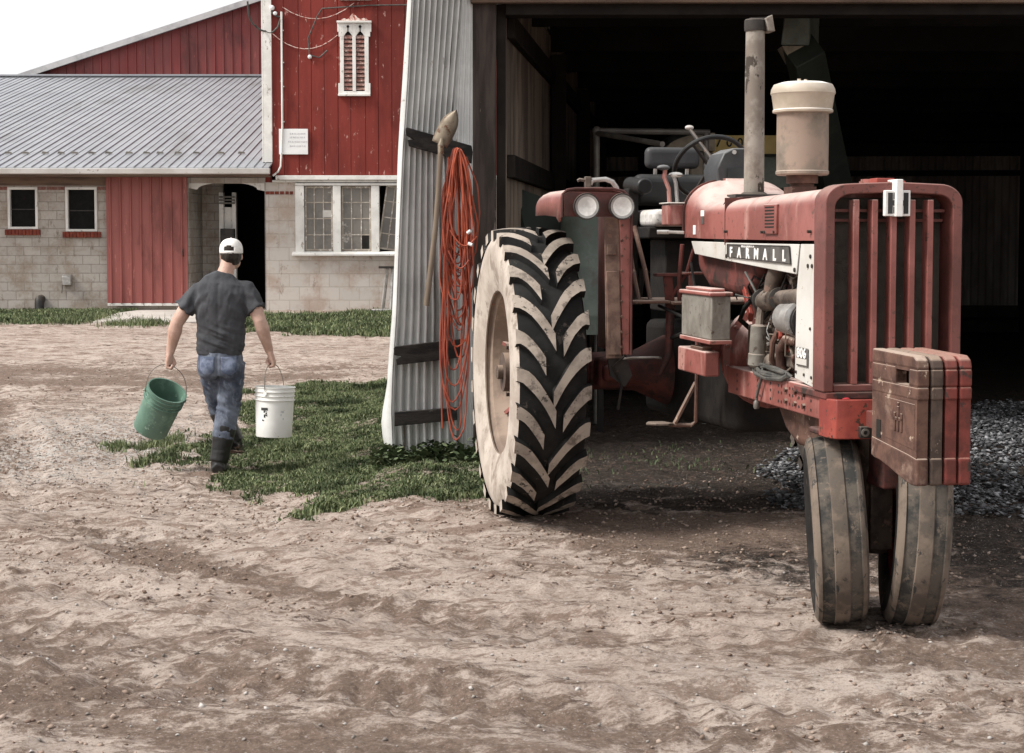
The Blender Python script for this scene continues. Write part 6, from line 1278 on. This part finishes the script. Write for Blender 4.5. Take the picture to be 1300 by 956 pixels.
boot(AR, KR, None, .002); boot(AL, KL, None, .145, pitch=.15)
# cap turned backwards: crown, opening with strap, hair below
c = MB(); cc = HC+Vector((0, .005, .028)); n = 28; rows = []
for i in range(13):
    t = i/12*math.pi/2; rows.append((math.sin(t)*1.0, math.cos(t)))
V_ = []; Fc = []
for i in range(17):
    el = R(90-i*6.6) if i < 14 else R(90-13*6.6)
    extra = (i-13)*.010 if i > 13 else 0
    for k in range(n):
        a = 2*math.pi*k/n; V_.append((cc.x+.086*math.cos(el)**.8*math.cos(a), cc.y+.106*math.cos(el)**.8*math.sin(a), cc.z+.088*math.sin(el)-extra+.0*math.sin(a)))
for i in range(16):
    for k in range(n):
        a = 2*math.pi*(k+.5)/n; back = abs(((a-(-math.pi/2)+math.pi) % (2*math.pi))-math.pi)
        if back < (.56, .50, .40, .22)[min(max(13-i, 0), 3)] and 10 <= i <= 13: continue
        Fc.append((i*n+k, (i+1)*n+k, (i+1)*n+(k+1) % n, i*n+(k+1) % n))
c.add(V_, Fc); cp_ = c.build('cap', M['cap'], man_, smooth=60); sdf = cp_.modifiers.new('s', 'SOLIDIFY'); sdf.thickness = .003
c = MB(); c.prism([(cc.x+.07*math.cos(a), cc.y+.085+.075*math.sin(a), cc.z-.008) for a in np.linspace(0, math.pi, 12)], (0, 0, .006)); c.build('cap_visor', M['cap'], cp_)
c = MB(); c.ball(cc+Vector((0, 0, .088)), .006, 8); c.build('cap_button', M['cap'], cp_)
h = MB(); h.ball(HC+Vector((0, -.004, -.002)), .1, 20, (.80, .985, 1.02)); h.ball(HC+Vector((-.005, -.045, -.055)), .05, 14, (1.15, .75, .8)); h.ball(HC+Vector((.0, -.06, .03)), .05, 12, (1, .8, .9))
def hw_(co): return .004*(fbm(co[:, 0]*60, co[:, 2]*30, 3, 330)-.5)*2
hm = remeshed(h, 'hair', M['hair'], man_, .006, 2, hw_)
bmh = hm.data  # keep only the back and sides, above the nape
import bmesh
bm = bmesh.new(); bm.from_mesh(bmh); bmesh.ops.delete(bm, geom=[v for v in bm.verts if v.co.y > HC.y+.045 and v.co.z < HC.z+.04 or v.co.z < HC.z-.085], context='VERTS'); bm.to_mesh(bmh); bm.free()

# ---------------- buckets ----------------
def bucket(name, rimc, ax, mat, hand, label, ear):
    """five-gallon pail; ax points from the floor of the pail to its mouth"""
    ax = Vector(ax).normalized(); L = .37; o = Vector(rimc)-ax*L
    prof = [(.0, .004), (.128, .004), (.131, 0), (.133, .006), (.136, .10), (.1415, .255), (.1425, .27), (.152, .272), (.152, .277), (.143, .279), (.1435, .300), (.152, .302), (.152, .307), (.144, .309), (.1445, .332), (.1535, .334), (.1535, .339), (.1455, .341), (.146, .362), (.152, .365), (.152, .370), (.141, .370), (.140, .36), (.136, .24), (.127, .012), (0, .010)]
    root = empty(name, tuple(Vector((PX, PY, PZ))+o), 0, label, 'bucket'); w = MB(); w.lathe((0, 0, 0), ax, prof, 48); bk = w.build('pail', mat, root, smooth=40)
    e = Vector(ear); e = (e-ax*e.dot(ax)).normalized(); top = Vector(hand)-o; mid = ax*.325; P = []
    up = top-mid; 
    for k in range(25): a = math.pi*k/24; P.append(mid+e*.155*math.cos(a)+up*(math.sin(a)**.75))
    w = MB(); w.tube(P, .0026, 8); w.build('bail_wire', M['pipe'], root)
    for s in (-1, 1): w = MB(); w.cyl(mid+e*s*.143, mid+e*s*.160, .014, 14); w.build('handle_ear', mat, bk)
    return root, bk, o, ax
grip_l = LWr+(LH-LWr).normalized()*.098+Vector((.012, 0, 0)); grip_r = RW+(RH-RW).normalized()*.098+Vector((-.012, 0, 0))
bucket('bucket', (-.407, .03, .625), (.44, -.38, .84), M['bgreen'], grip_l, 'green plastic bucket swinging tilted from the left hand', (.8, .25, -.2))
rt, bk, o, ax = bucket('bucket', (.392, .03, .652), (.03, .02, 1), M['bwhite'], grip_r, 'white plastic bucket hanging upright from the right hand', (.35, 1, 0))
def onb(a, z, r=.1425): return Vector((r*math.sin(a), -r*math.cos(a), z))
def patch(a0, a1, z0, z1, mat, name, r=.1425, n=8):
    w = MB(); V_ = []
    for i in range(n+1):
        a = a0+(a1-a0)*i/n
        for z in (z0, z1): rr = .1345+(z/.255)*.0075+.0009; V_.append(onb(a, z, rr)+Vector((z*.03, z*.02, 0)))
    w.add(V_, [(2*i, 2*i+2, 2*i+3, 2*i+1) for i in range(n)]); return w.build(name, mat, bk)
patch(-.62, -.22, .205, .225, M['print'], 'printed_bar'); 
rp = random.Random(2)
for k in range(9): a = -.56+rp.random()*.26; z = .125+rp.random()*.07; patch(a, a+.04+rp.random()*.06, z, z+.006+rp.random()*.016, M['print'], 'printed_mark', n=2)
for k in range(5): a = .35+rp.random()*.25; z = .12+rp.random()*.08; patch(a, a+.03+rp.random()*.05, z, z+.006+rp.random()*.01, M['faded'], 'printed_mark', n=2)
print('P5 ok')
